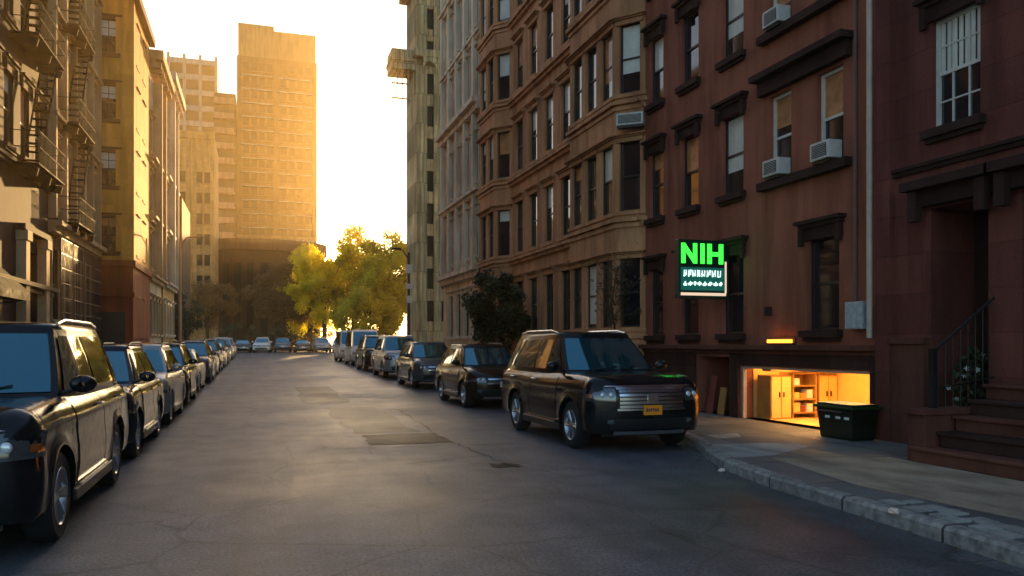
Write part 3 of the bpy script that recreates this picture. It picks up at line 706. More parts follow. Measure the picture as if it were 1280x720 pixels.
strip_windows(ga, [.7, 1.9, 4.1, 5.1], [4+2.9*k for k in range(8)], .75, 1.5)
q = MB(); q.box(3.15, 3.35, -.15, -.006, 0, 30); q.build('pier', 'towercap', ga)

# --- round fronted dark building
rb = empty('round_front_building', (1.2, 140, 0), 0, 'low dark brown building with a curved flat roof below the towers', 'building')
def arcwall(q, rx, ry, z0, z1, n=40, cap=False):
    lo = [(rx*math.cos(PI+PI*i/n), ry*math.sin(PI+PI*i/n)) for i in range(n+1)]
    q.grid([[(x, y, z0) for x, y in lo], [(x, y, z1) for x, y in lo]])
    if cap:
        m = len(q.v); q.v += [(x, y, z1) for x, y in lo] + [(x, y, z0) for x, y in lo]; q.f += [tuple(range(m, m+n+1)), tuple(range(m+n+1, m+2*n+2))]
q = MB(); arcwall(q, 9.2, 7, -1, 16.5); q.box(-9.2, 9.2, 0, 10, -1, 16.4); q.build('wall', 'darkbrown', rb)
q = MB(); arcwall(q, 10.3, 8.2, 16.6, 18.3, cap=True); q.box(-10.3, 10.3, .01, 11, 16.6, 18.29); q.build('roof', 'browntower', rb)
for i in range(1, 14):
    t = PI+PI*i/14; q = MB(); q.box(-.5, .5, -.12, .1, 3, 14.5); o = q.build('window', 'towerglass', rb); o.location = (9.25*math.cos(t), 7.05*math.sin(t), 0); o.rotation_euler[2] = t+PI/2

# ------------------------------------------------------------------ left side of the street
LX = -7.0
def left(y, y0): return y-y0            # local x for left facades (rot +90): x grows with Y
ya = 12.
wins = [(x, z, 1.0, 2.2) for z in (3.9+.0, 7.6, 11.4, 15.2) for x in [1.2+1.75*i for i in range(11)] if not (z < 5 and x > 8)]
l1 = building('dark_tenement', (LX, ya, 0), RZ_L, 19.9, 21, 9, 'trim_dark', wins, dict(trim='brown_base', blind_reflections=.4, ls=1.), 'dark red-brown tenement with iron fire escape at the left edge', 'house', seed=2,
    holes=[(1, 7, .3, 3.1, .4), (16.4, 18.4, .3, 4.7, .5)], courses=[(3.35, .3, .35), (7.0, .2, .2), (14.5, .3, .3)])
for x in (15.95, 18.45):
    q = MB(); q.box(x, x+.45, -.28, -.003, .1, 4.9); q.box(x-.06, x+.51, -.34, -.004, 4.902, 5.2); q.build('pilaster', 'pale_trim', l1)
q = MB(); q.box(16.45, 18.35, .3, .36, .3, 4.6); q.build('door', 'redcloth', l1)
q = MB(); q.box(15.8, 19.0, -.3, -.005, 5.22, 5.4); q.build('door_hood', 'trim_dark', l1)
aw = empty('awning', (LX, ya+.6, 3.0), RZ_L, 'dark sloping shop awning on the tenement at the left edge', 'awning')
q = MB(); q.quad((0, 0, .9), (14, 0, .9), (14, -.7, .2), (0, -.7, .2)); q.quad((0, -.7, .2), (14, -.7, .2), (14, -.7, -.05), (0, -.7, -.05)); q.quad((14, 0, .9), (14, -.7, .2), (14, -.7, -.05), (14, 0, 0)); q.build('canvas', 'sooty', aw)
q = MB(); q.tube([(0, -.66, .0), (14, -.66, .0)], .025); q.tube([(14, 0, -.1), (14, -.66, .0)], .025); q.build('frame', 'black', aw)

yb = 31.92
wins = [(x, z, .85, 2.4) for z in (6.7, 10.4, 14.1, 17.8) for x in (1., 2.7, 4.4, 6.1, 7.8)] + [(x, 2.6, .95, 2.6, dict(lintel=0)) for x in (1.2, 3.2, 5.2, 7.2)]
l2 = building('ornate_row_house', (LX-.05, yb, 0), RZ_L, 9.0, 22, 9, 'redbrick', wins, dict(trim='pale_trim', blind_reflections=.35, ls=1., surround=1), 'golden-lit ornate row house beside the ochre wall', 'house', seed=6,
    courses=[(5.7, .4, .5), (9.7, .3, .35), (13.4, .3, .35), (17.1, .3, .35)])
for x in (.05, 1.75, 3.45, 5.15, 6.85, 8.6):
    q = MB(); q.box(x, x+.22, -.3, -.003, 6.2, 21); q.build('pilaster', 'pale_trim', l2)
for i, x in enumerate((.2, 2.2, 4.2, 6.2)):
    q = MB()
    for k in range(9): q.box(x+.1+k*.21, x+.125+k*.21, -.42, -.4, 2.3, 5.5)
    for k in range(7): q.box(x+.1, x+1.8, -.425, -.402, 2.3+k*.53, 2.33+k*.53)
    q.build('window_gate', 'rust', l2)

def fire_escape(loc, L, zs, label, mat):
    f = empty('fire_escape', loc, RZ_L, label, 'fire escape', 'iron fire escapes on the left facades')
    for i, z in enumerate(zs):
        q = MB(); q.box(0, L, -.8, -.02, z, z+.05)
        for k in range(3): q.box(.1+k*(L-.3)/2, .18+k*(L-.3)/2, -.75, -.02, z-.25, z-.005, Matrix.Rotation(R(14), 3, 'X'))
        q.build('platform', mat, f)
        q = MB()
        for zz in (z+.5, z+.98): q.box(0, L, -.82, -.795, zz, zz+.025); q.box(0, .025, -.79, -.02, zz, zz+.025); q.box(L-.025, L, -.79, -.02, zz, zz+.025)
        k = 0.
        while k < L: q.box(k, k+.016, -.815, -.799, z+.05, z+.98); k += .16
        for k in range(5): q.box(L-.026, L-.01, -.75+k*.15, -.735+k*.15, z+.05, z+.98)
        q.build('railing', mat, f)
        if i+1 < len(zs):
            q = MB(); z2 = zs[i+1]; n = 13
            for s_ in (-.7, -.25): q.tube([(.5, s_, z+.05), (L-.6, s_, z2+.02)], .03, 6)
            for k in range(n): t = (k+.5)/n; q.box(.5+(L-1.1)*t-.1, .5+(L-1.1)*t+.1, -.7, -.25, z+.05+(z2-z)*t, z+.08+(z2-z)*t)
            q.build('stair', mat, f)
    return f
fire_escape((LX, 27.2, 0), 3.4, [7.1, 11., 14.9, 18.8], 'black iron fire escape with stairs on the dark tenement', 'sooty')
fire_escape((LX-.1, 33.4, 0), 3.2, [6.2, 9.9, 13.6, 17.3], 'iron fire escape catching golden light on the ornate row house', 'sooty')

# ochre corner building with its blank end wall towards the camera
oc = empty('ochre_house', (-9.5, 41.05, 0), 0, 'ochre yellow building with four small windows on its end wall and a red base', 'house')
hs = [(2.55, 3.4, z, z+1.6) for z in (6.0, 9.05, 12.15, 15.2)]
q = MB(); wall_grid(q, (0, 0, 0), (1, 0, 0), 0, 4.0, 5.6, 17.8, hs, (0, 1, 0)); q.quad((4, 0, 5.6), (4, 6.2, 5.6), (4, 6.2, 17.8), (4, 0, 17.8)); q.quad((0, 0, 5.6), (0, 6.2, 5.6), (0, 6.2, 17.8), (0, 0, 17.8)); q.quad((0, 0, 17.79), (4, 0, 17.79), (4, 6.2, 17.79), (0, 6.2, 17.79)); q.build('wall', 'ochre', oc)
q = MB(); q.box(-.02, 4.03, -.03, 6.2, -.5, 5.3); q.build('base_wall', 'redstone', oc)
q = MB(); q.box(-.02, 4.15, -.18, 6.2, 5.3, 5.598); q.box(-.02, 4.1, -.12, -.031, 3.9, 4.1); q.build('string_course', 'redstone', oc)
q = MB(); q.box(-.1, 4.3, -.3, 6.3, 17.8, 18.2); q.build('cornice', 'browntower', oc)
q = MB(); q.box(3.3, 4.0, -.06, -.032, 5.6, 17.8); q.box(4.003, 4.06, 0, .4, 5.6, 17.8); q.build('quoin', 'ochre', oc)
q = MB(); q.box(2.3, 3.7, -.05, -.033, .2, 3.2); q.build('door', 'door', oc)
rn = random.Random(1)
for h in hs: add_window(oc, (h[0], 0, h[2]), 0, .85, 1.6, dict(trim='trim_brown', blind_reflections=1., frame='darkframe', mun=2, ls=.5, surround=1), rn)
side = [(1.4, z, .8, 1.7) for z in (2, 6.0, 9.05, 12.15, 15.2)] + [(3.6, z, .8, 1.7) for z in (2, 6.0, 9.05, 12.15, 15.2)]
for x, z, w, h in side: add_window(oc, (4.02-.12, x, z), PI/2, w, h, dict(trim='tan_trim', blind_reflections=.3, ls=.8), rn)
yc_ = 47.3
def lbuild(name, y0, y1, H, x, wm, tm, lb, seed, zs, nw):
    W = y1-y0; wins = [(W*(i+.5)/nw, z, .85, 1.9) for z in zs for i in range(nw)]
    b = building(name, (x, y0, gz(y0)), RZ_L, W-.02, H, 8, wm, wins, dict(trim=tm, blind_reflections=.3, ls=.9, surround=1), lb, 'house', seed=seed, courses=[(z-.7, .35, .4) for z in zs[1:]])
    q = MB(); q.box(W*.3, W*.34, -.5, -.005, 5.2, H-1.2); q.box(W*.66, W*.7, -.5, -.005, 5.2, H-1.2); q.build('pilaster', tm, b)
    return b
lbuild('beige_row_house', 47.3, 53.5, 17.4, -5.55, 'cream', 'pale_trim', 'beige row house with heavy cornices just beyond the ochre building', 5, (2, 5.6, 8.8, 12), 4)
lbuild('beige_row_house', 53.5, 60.5, 18.2, -5.45, 'golden', 'cream_trim', 'pale golden row house at the far end of the left side', 6, (2, 5.6, 8.8, 12.2), 4)
q = MB(); q.box(0, 3.2, 0, 8, -1, 12.5); o = tag(q.build('low_brick_house', 'darkbrown'), 'low dark brick house behind the parked cars past the left row', 'house'); o.location = (-8.6, 66, .4)
for k in range(3):
    for i in range(2):
        w = MB(); w.box(.5+i*1.4, 1.3+i*1.4, -.03, -.004, 2.6+k*3.2, 4.4+k*3.2); w.build('window', 'towerglass', o)

# lamp posts
def lamp_post(loc, h, label, arm=1.4, mat='pale_trim', rz=0):
    p = empty('street_lamp', loc, rz, label, 'street lamp')
    q = MB(); q.lathe([(0, 0), (.2, 0), (.2, .15), (.13, .5), (.1, .6), (.075, h), (0, h)], 12, 'z'); q.build('pole', mat, p, 40)
    q = MB(); q.tube([(0, 0, h-.4), (arm*.4, 0, h+.1), (arm, 0, h+.2)], .04, 8); q.build('arm', mat, p, 40)
    q = MB(); q.box(arm-.1, arm+.45, -.14, .14, h+.12, h+.24); q.build('lamp_head', mat, p, bevel=.03)
    return p
lamp_post((-4.35, 52, gz(52)+.1), 7.6, 'pale street lamp standing at the end of the left row', .9)
lp = lamp_post((8.35, 45.5, gz(46)+.1), 6.6, 'street lamp with small pale signs on the right sidewalk', -.9, 'rust')
for z, w, h in ((5.4, .36, .5), (4.5, .42, .3), (3.7, .3, .42)): q = MB(); q.box(-w/2, w/2, -.12, -.1, z, z+h); q.build('sign_plate', 'acwhite', lp)

# ------------------------------------------------------------------ trees
def tree(name, loc, H, crown, leafm, label, cat='tree', n=3600, leaf=.3, seed=0, clumps=44, trunk=True, group=None):
    """crown: (cx, cy, cz, rx, ry, rz) relative to the foot"""
    rr = random.Random(seed); t = empty(name, loc, 0, label, cat, group)
    cx, cy, cz, rx, ry, rz = crown; cl = []
    for i in range(clumps):
        while True:
            d = Vector((rr.uniform(-1, 1), rr.uniform(-1, 1), rr.uniform(-1, 1)))
            if .25 < d.length < 1: break
        cl.append((Vector((cx+d.x*rx, cy+d.y*ry, cz+d.z*rz)), rr.uniform(.16, .3)*max(rx, rz)))
    q = MB(); r0 = H*.02+.03
    if trunk:
        top = Vector((cx*.6, cy*.6, cz)); q.tube([(0, 0, -.2), (.04*H*.1, 0, H*.15), (cx*.3, cy*.3, cz*.6), tuple(top)], [r0*1.3, r0, r0*.8, r0*.35], 8)
        for c, r in cl[:16]:
            s0 = Vector((cx*.3, cy*.3, cz*.6)).lerp(top, rr.random()*.8); m = s0.lerp(c, .5)+Vector((0, 0, rr.uniform(-.2, .3))); q.tube([s0, m, c], [r0*.35, r0*.2, r0*.06], 5)
        q.build('trunk', 'bark', t, 50)
    q = MB(); per = (n*(2 if n > 3000 and H > 6 else 1))//clumps
    for c, r in cl:
        for _ in range(per):
            d = Vector((rr.gauss(0, 1), rr.gauss(0, 1), rr.gauss(0, .75))); d = d.normalized()*r*(rr.random()**.45)*rr.uniform(.85, 1.25); p = c+d
            a = Vector((rr.uniform(-1, 1), rr.uniform(-1, 1), rr.uniform(-1, 1))).normalized(); b = a.orthogonal().normalized(); s_ = leaf*rr.uniform(.6, 1.3)
            q.quad(p-a*s_*.5, p+b*s_*.3, p+a*s_*.5, p-b*s_*.3)
    q.build('crown', leafm, t); return t
G = 'trees closing the end of the street'
tree('street_tree', (8.4, 106, .7), 13.8, (0, 0, 8.6, 4.2, 3.4, 4.4), 'leaf_yellow', 'glowing yellow tree in the middle at the end of the street', seed=1, n=9000, leaf=.38, group=G)
tree('street_tree', (12.4, 108, .7), 17.2, (0, 0, 10.5, 4.6, 3.6, 5.8), 'leaf_yellow', 'tallest yellow-green tree against the bright sky', seed=2, n=9000, leaf=.4, group=G)
tree('street_tree', (15.9, 100, .7), 16, (0, 0, 9.6, 4., 3.6, 5.6), 'leaf_green', 'dense olive tree directly beside the carved tower', seed=3, n=10000, leaf=.38, group=G)
tree('street_tree', (3.6, 112, .7), 13, (0, 0, 7.8, 4.4, 3, 4.1), 'leaf_brown', 'brown-leaved tree in front of the round-fronted building', seed=4, n=7000, leaf=.36, group=G)
tree('street_tree', (7.2, 116, .7), 15.5, (0, 0, 8.6, 4.6, 3, 6.2), 'leaf_yellow', 'broad yellow-green tree standing behind the glowing yellow one', seed=21, n=9000, leaf=.4, group=G)
tree('street_tree', (17.6, 112, .7), 15.5, (0, 0, 8.6, 4.2, 3, 6), 'leaf_green', 'olive tree half hidden by the carved tower', seed=22, n=8000, leaf=.4, group=G)
tree('street_tree', (-6.2, 114, .7), 10, (0, 0, 6.4, 3.6, 3, 3.4), 'leaf_brown', 'small brown tree left of the others, under the golden block', seed=5, n=3200, leaf=.32, group=G)
tree('street_tree', (12.6, 97, .7), 9, (0, 0, 4.6, 4., 2.4, 3.4), 'leaf_green', 'low olive tree before the two yellow ones', seed=6, n=7000, leaf=.34, group=G)
for x, s_, lb in ((-1.6, 11, 'dark hedge clump left behind the far parked cars'), (2.9, 12, 'dark hedge clump in the middle behind the far parked cars'), (7.3, 13, 'dark hedge clump behind the white vans'), (11.5, 14, 'dark hedge clump right of the others, below the low olive tree'), (16, 15, 'dark hedge clump below the dense olive tree by the carved tower')):
    tree('hedge_bush', (x, 101, .7), 3, (0, 0, 1.7, 2.4, 1., 1.6), 'leaf_dark', lb, 'bush', 2200, .22, s_, 22, False)
tree('sidewalk_tree', (8.55, 28.6, .2), 4.4, (0, 0, 2.7, 1.0, 1.6, 1.45), 'leaf_dark', 'small dark bushy tree on the right sidewalk before the bay-fronted house', n=11000, leaf=.15, seed=14)
tree('sidewalk_tree', (-4.9, 63, .4), 5, (0, 0, 3.4, 1.2, 2, 1.5), 'leaf_dark', 'small dark tree on the left sidewalk near the far parked cars', n=2200, leaf=.18, seed=16)

# ------------------------------------------------------------------ vehicles
# profile space: l = towards the nose, w = sideways, z = up; the nose points to -Y in the object
def lerp(a, b, t): return a+(b-a)*t
def interp(tab, x):
    if x <= tab[0][0]: return tab[0][1]
    for (a, va), (b, vb) in zip(tab, tab[1:]):
        if x <= b: return lerp(va, vb, (x-a)/(b-a))
    return tab[-1][1]
PROF = [(0, .86), (.05, .945), (.12, .975), (.3, .998), (.45, 1.), (.62, .985), (.68, .978), (.74, .985), (.84, .965), (.92, .93), (.97, .885), (1., .83)]
def smooth_interp(tab, x): return interp(tab, x)
TYPES = dict(
 big_suv=dict(L=4.95, W=2.0, zb=.27, zbelt=1.21, cowl=.98, hood=[(.98, 1.22), (1.5, 1.21), (2.1, 1.18), (2.35, 1.14), (2.5, 1.05)], H=1.93, rf=.3, rr=-2.0, db=-2.36, ww=.9, rw=.70, r=.385, wl=(1.5, -1.36), rails=1, blunt=1),
 suv=dict(L=4.6, W=1.88, zb=.24, zbelt=1.08, cowl=.98, hood=[(.98, 1.09), (1.5, 1.06), (1.95, .99), (2.15, .93), (2.3, .86)], H=1.70, rf=.22, rr=-1.75, db=-2.2, ww=.85, rw=.64, r=.355, wl=(1.38, -1.3), rails=1),
 sedan=dict(L=4.65, W=1.82, zb=.2, zbelt=.95, cowl=.9, hood=[(.9, .97), (1.5, .93), (1.95, .86), (2.2, .78), (2.33, .7)], H=1.45, rf=.1, rr=-1.1, db=-1.75, ww=.82, rw=.6, r=.325, wl=(1.42, -1.3), rails=0),
 van=dict(L=5.3, W=2.0, zb=.27, zbelt=1.2, cowl=1.75, hood=[(1.75, 1.22), (2.1, 1.14), (2.4, 1.05), (2.65, .9)], H=2.3, rf=1.1, rr=-2.5, db=-2.6, ww=.93, rw=.82, r=.36, wl=(1.75, -1.7), rails=0),
)
def make_car(kind, paint, label, cat, name, loc, rz=0., group=None, detail=2, plate='plate', seed=0):
    T = TYPES[kind]; L, W, zb0, belt = T['L'], T['W']/2, T['zb'], T['zbelt']; hl = L/2; H = T['H']
    root = empty(name, loc, rz, label, cat, group)
    df, dr, pf = (.42 if T.get('blunt') else .62), .3, 2.7
    lsf, lsr = hl-df, -hl+dr
    hood = T['hood']
    def ztop(l): return interp([(-hl, belt-.08), (-hl+.25, belt), (T['cowl'], belt)] + [(a, b) for a, b in hood[1:]], l)
    def plan(l):
        if l > lsf: return W*max(0, 1-((l-lsf)/df)**pf)**(1/pf)
        if l < lsr: return W*max(0, 1-((lsr-l)/dr)**3.2)**(1/3.2)
        return W*(1-.025*((l-.0)/hl)**2)
    znose = hood[-1][1]
    def warp(l, w, z):
        if l > lsf:
            k = ((l-lsf)/df)**1.5; u = max(0, (z-(znose-.2))/.22); lo = max(0, (zb0+.3-z)/.3)
            l -= k*(.11*u*u+.1*lo*lo)
        if l < lsr:
            k = ((lsr-l)/dr); u = max(0, (z-(belt-.3))/.3); l += k*.06*u*u
        return l, w, z
    def P(l, w, z): l, w, z = warp(l, w, z); return (w, -l, z)
    Ra = T['r']+.075; rz0 = T['r']
    def zbot(l):
        z = zb0+.06*max(0, (abs(l)-hl+.8)/.8)
        for c in T['wl']:
            d = abs(l-c)
            if d <= Ra+1e-6: z = max(z, rz0-.02+math.sqrt(max(0, Ra*Ra-d*d)))
        return z
    def wside(l, z):
        f = (z-zb0)/(ztop(l)-zb0); return plan(l)*interp(PROF, min(1, max(0, f)))
    # arch flare
    def flare(l, z):
        e = 0
        for c in T['wl']:
            d = math.hypot(l-c, z-rz0); e = max(e, .022*max(0, 1-abs(d-Ra)/.1))
        return e if z > rz0-.15 else 0
    ls = set()
    for i in range(9): a = i/8*PI/2; ls.add(round(lsf+df*math.sin(a)**(2/pf), 4)); ls.add(round(lsr-dr*math.sin(a)**(2/3.2), 4))
    for c in T['wl']:
        for i in range(15): ls.add(round(c+Ra*math.cos(PI*i/14), 4))
        ls.add(round(c+Ra+.003, 4)); ls.add(round(c-Ra-.003, 4))
    x = lsr
    while x < lsf: ls.add(round(x, 4)); x += .16
    for a, b in hood: ls.add(a)
    ls = sorted(ls)
    FR = [0, .03, .08, .15, .25, .37, .5, .58, .64, .7, .76, .83, .89, .94, .975, 1.]
    q = MB(); rows = []
    for l in ls:
        l_ = min(l, hl-1e-6) if l > 0 else max(l, -hl+1e-6)
        zt, zl = ztop(l_), zbot(l_); half = [(0, zl), (wside(l_, zl)*.55, zl), (wside(l_, zl)*.93, zl)]
        for f in FR: z = zl+(zt-zl)*f; half.append((wside(l_, z)+flare(l_, z), z))
        wt = half[-1][0]; half += [(wt*.93, zt+.014), (wt*.8, zt+.022), (wt*.74, zt+.012), (wt*.4, zt+.03), (0, zt+.035)]
        rows.append([P(l_, w, z) for w, z in half] + [P(l_, -w, z) for w, z in half[-2::-1]])
    q.grid(rows)
    q.build('body', paint, root, smooth=32, merge=True)
    # greenhouse
    cb, rf, rr_, db, ww, rw = T['cowl'], T['rf'], T['rr'], T['db'], T['ww'], T['rw']; zc = belt-.03
    def side(l, z, off=0.):
        v = (z-belt)/(H-.09-belt); v = min(1, max(0, v)); w = lerp(ww, rw, v**1.25)+off
        lf, lr = lerp(cb, rf, v), lerp(db, rr_, v); m = (lf+lr)/2; hh = (lf-lr)/2
        w *= 1-.07*abs((l-m)/hh)**4 if hh > 0 else 1
        return w
    q = MB(); NV = [0, .15, .35, .55, .75, .9, 1.]
    rows = []
    for v in NV:
        z = lerp(zc, H-.09, v); vv = max(0, (z-belt)/(H-.09-belt)); lf, lr = lerp(cb+.02, rf, v), lerp(db, rr_, v); ring = []
        for k in range(9): l = lerp(lr, lf, k/8); ring.append((side(l, z), -l, z))
        wf = ring[-1][0]; bow = .13*(1-v*.4)
        for k in range(1, 8): s_ = 1-2*k/8; ring.append((wf*s_, -(lf+bow*(1-s_*s_)), z))
        for k in range(9): l = lerp(lf, lr, k/8); ring.append((-side(l, z), -l, z))
        wr = side(lr, z)
        for k in range(1, 8): s_ = -1+2*k/8; ring.append((wr*s_, -(lr-.07*(1-s_*s_)), z))
        ring.append(ring[0]); rows.append(ring)
    def roofpt(p, k, dz): return (p[0]*k, p[1]*k+(1-k)*(-(rf+rr_)/2), H-.09+dz)
    top = rows[-1]
    for k, dz in ((.985, .035), (.94, .06), (.8, .075), (.5, .088), (.0, .09)): rows.append([roofpt(p, k, dz) for p in top])
    q.grid(rows); q.build('roof', paint, root, smooth=38, merge=True)
    # glass
    def ws(l0bot, sgn, s_, v, off):
        z = lerp(belt+.0, H-.09, v); lf = lerp(cb+.02, rf, (z-zc)/(H-.09-zc)) if sgn > 0 else lerp(db, rr_, (z-zc)/(H-.09-zc))
        w = side(lf, z)*.93; b_ = (.13*(1-v*.4) if sgn > 0 else .07)
        return (w*s_, -(lf+sgn*(b_*(1-(s_*.93)**2)+off)), z+off*.4)
    q = MB(); q.grid([[ws(0, 1, -1+2*i/12, lerp(.07, .93, v/6), .008) for i in range(13)] for v in range(7)]); q.build('windscreen', 'carglass', root, smooth=60)
    if detail > 1:
        q = MB()
        for x0, x1 in ((-.5, .12), (.1, .62)): q.tube([ws(0, 1, x0, .04, .02), ws(0, 1, x1, .16, .022)], .009, 5)
        q.build('wiper', 'plastic', root)
        q = MB(); q.grid([[ws(0, -1, -1+2*i/8, lerp(.15, .9, v/4), .008) for i in range(9)] for v in range(5)]); q.build('rear_window', 'sideglass', root, smooth=60)
    def sidewin(name, lb0, lb1, lt0, lt1, zb_, zt_, mat='sideglass', off=.007):
        for sg in (1, -1):
            q = MB(); q.grid([[(sg*(side(lerp(lerp(lb0, lt0, v/4), lerp(lb1, lt1, v/4), i/8), lerp(zb_, zt_, v/4))+off), -lerp(lerp(lb0, lt0, v/4), lerp(lb1, lt1, v/4), i/8), lerp(zb_, zt_, v/4)) for i in range(9)] for v in range(5)])
            q.build(name, mat, root, smooth=60)
    def aline(z): return lerp(cb, rf, (z-belt)/(H-.09-belt))
    def dline(z): return lerp(db, rr_, (z-belt)/(H-.09-belt))
    za, zt = belt+.045, H-.15
    bp = lerp(cb, rr_, .49); cp = lerp(cb, db, .80) if kind != 'sedan' else None
    sidewin('side_window', bp+.05, aline(za)-.14, bp+.05, aline(zt)-.07, za, zt)
    if kind != 'sedan':
        sidewin('side_window', cp+.06, bp-.05, cp+.06, bp-.05, za, zt)
        sidewin('side_window', dline(za)+.22, cp-.04, dline(zt)+.22, cp-.04, za+.02, zt)
    else: sidewin('side_window', dline(za)+.35, bp-.05, dline(zt)+.14, bp-.05, za, zt)
    # doors: raised skins with shut lines, handles
    if detail > 1:
        cpd = cp if cp is not None else lerp(cb, db, .83)
        for (a, b_) in ((bp+.015, cb-.12), (cpd-.05, bp-.015)):
            for sg in (1, -1):
                def dp(i, j, off=.009):
                    l = lerp(a, b_, i/8); lo = max(zb0+.13, zbot(l)+.02 if zbot(l) > zb0+.1 else 0); z = lerp(lo, belt-.02, j/10)
                    return (sg*(wside(l, z)+flare(l, z)+off), -l, z)
                q = MB(); q.grid([[dp(i, j) for i in range(9)] for j in range(11)])
                for i in range(8): q.quad(dp(i, 0), dp(i+1, 0), dp(i+1, 0, -.01), dp(i, 0, -.01))
                for j in range(10): q.quad(dp(0, j), dp(0, j+1), dp(0, j+1, -.01), dp(0, j, -.01)); q.quad(dp(8, j), dp(8, j+1), dp(8, j+1, -.01), dp(8, j, -.01))
                d = q.build('door', paint, root, smooth=32, merge=True)
                lh = a+.2; w = wside(lh, belt-.15)+.01
                h = MB(); h.tube([(sg*w, -(lh-.08), belt-.14), (sg*(w+.035), -(lh-.06), belt-.14), (sg*(w+.035), -(lh+.1), belt-.14), (sg*w, -(lh+.12), belt-.14)], .013, 6); h.build('handle', 'chrome' if kind != 'sedan' else paint, d)
    # sills
    for sg in (1, -1):
        q = MB(); a, b_ = T['wl'][1]+Ra+.02, T['wl'][0]-Ra-.02; w = wside(0, zb0+.12)
        q.box(min(sg*(w-.02), sg*(w+.03)), max(sg*(w-.02), sg*(w+.03)), -b_, -a, zb0-.02, zb0+.09); q.build('sill', 'plastic', root, bevel=.015)
        if kind in ('big_suv', 'suv') and detail > 1:
            q = MB(); q.box(min(sg*(w+.02), sg*(w+.05)), max(sg*(w+.02), sg*(w+.05)), -b_+.15, -a-.15, zb0+.1, zb0+.125); q.build('trim_strip', 'chrome', root)
    # mirrors
    for sg in (1, -1):
        m = empty_child = MB(); lm = cb-.16; w = side(lm, belt)
        rws = []
        for i in range(7):
            t = i/6; s_ = math.sin(PI*min(.98, max(.02, t)))**.5
            rws.append([(sg*(w+.17+.12*s_*math.cos(a)), -(lm+.0+.17*(t-.3)), belt+.11+.085*s_*math.sin(a)) for a in [2*PI*k/10 for k in range(11)]])
        m.grid(rws); mo = m.build('mirror', paint if kind != 'van' else 'plastic', root, smooth=50, merge=True)
        q = MB(); q.tube([(sg*(w-.03), -lm, belt+.02), (sg*(w+.12), -lm, belt+.07)], .025, 6); q.build('mirror_arm', 'plastic', mo)
    # front face pieces laid on the nose surface
    def fp(w, z, off=.01):
        Wz = W*interp(PROF, min(1, max(0, (z-zb0)/(znose+.02-zb0)))); r_ = min(.9995, abs(w)/Wz)
        l = lsf+df*(1-r_**pf)**(1/pf); l, w2, z2 = warp(l, w, z); k = r_**4
        return (w2+math.copysign(off*k, w2), -(l+off*(1-k*.6)), z2)
    def fpatch(name, mat, w0, w1, za_, zb_, off=.01, n=10, m=3, parent=None, dz=0., thick=1, lean=0.):
        q = MB(); f = lambda i, j, o: fp(lerp(w0, w1, i/n), lerp(za_, zb_, j/m)+dz*abs(lerp(w0, w1, i/n))+lean*j/m*(i/n), o)
        q.grid([[f(i, j, off) for i in range(n+1)] for j in range(m+1)])
        if thick:
            for i in range(n): q.quad(f(i, 0, off), f(i+1, 0, off), f(i+1, 0, -.02), f(i, 0, -.02)); q.quad(f(i, m, off), f(i+1, m, off), f(i+1, m, -.02), f(i, m, -.02))
            for j in range(m): q.quad(f(0, j, off), f(0, j+1, off), f(0, j+1, -.02), f(0, j, -.02)); q.quad(f(n, j, off), f(n, j+1, off), f(n, j+1, -.02), f(n, j, -.02))
        return q.build(name, mat, parent or root, smooth=50, merge=True)
    def lens_dome(par, w_, z_):
        c_ = fp(w_, z_, .012); dm = MB(); dm.v = []; rws = []
        for i in range(5):
            a = i/4*PI/2; rws.append([(c_[0]+.045*math.cos(a)*math.cos(b), c_[1]-.02*math.sin(a), c_[2]+.045*math.cos(a)*math.sin(b)) for b in [2*PI*k/12 for k in range(13)]])
        dm.grid(rws); return dm.build('lens', 'lens', par, smooth=60)
    zg1 = znose-.05; gh = .3 if kind == 'big_suv' else .17
    gw = .56 if kind == 'big_suv' else .48
    if kind == 'van': gw = .5
    gr = fpatch('grille', 'plastic', -gw, gw, zg1-gh, zg1, .012)
    nb = 5 if kind == 'big_suv' else 2
    for k in range(nb):
        z = zg1-gh+.03+k*(gh-.06)/(nb-1); fpatch('grille_bar', 'chrome', -gw+.02, gw-.02, z-.02, z+.02, .026, m=1, parent=gr)
    if kind == 'big_suv':
        fpatch('grille_frame', 'chrome', -gw-.02, gw+.02, zg1-.005, zg1+.03, .03, m=1, parent=gr); fpatch('grille_frame', 'chrome', -gw-.02, gw+.02, zg1-gh-.03, zg1-gh, .03, m=1, parent=gr)
        fpatch('emblem', 'chrome', -.09, .09, zg1-gh*.5-.05, zg1-gh*.5+.05, .04, m=1, parent=gr)
        fpatch('chrome_strip', 'chrome', -W*.93, W*.93, zg1+.035, zg1+.055, .02, n=24, m=1)
    elif detail > 1: fpatch('emblem', 'chrome', -.06, .06, zg1-gh*.5-.035, zg1-gh*.5+.035, .034, m=1, parent=gr)
    for sg in (1, -1):
        h = fpatch('headlight', 'lamp', sg*(gw+.035), sg*W*.975, zg1-gh*.62-.02, zg1+.0, .012, dz=.02)
        if detail > 1:
            [lens_dome(h, sg*(gw+.1+.12*k), zg1-gh*.3) for k in (0, 1)]; fpatch('turn_lamp', 'amber', sg*(W*.91), sg*W*.965, zg1-gh*.45, zg1-.08, .022, n=4, parent=h)
            fpatch('fog_light', 'lamp', sg*.62, sg*.72, zb0+.2, zb0+.26, .014, n=4)
    fpatch('bumper_intake', 'plastic', -W*.68, W*.68, zb0+.1, zb0+.27, .012)
    fpatch('skid_strip', 'alloy' if kind in ('big_suv', 'suv') else 'plastic', -W*.6, W*.6, zb0+.02, zb0+.075, .018)
    zp = zb0+.33
    pl = MB(); y = fp(0, zp+.06, .03)[1]; pl.box(-.155, .155, y-.008, y+.03, zp-.0, zp+.15); po = pl.build('number_plate', plate, root)
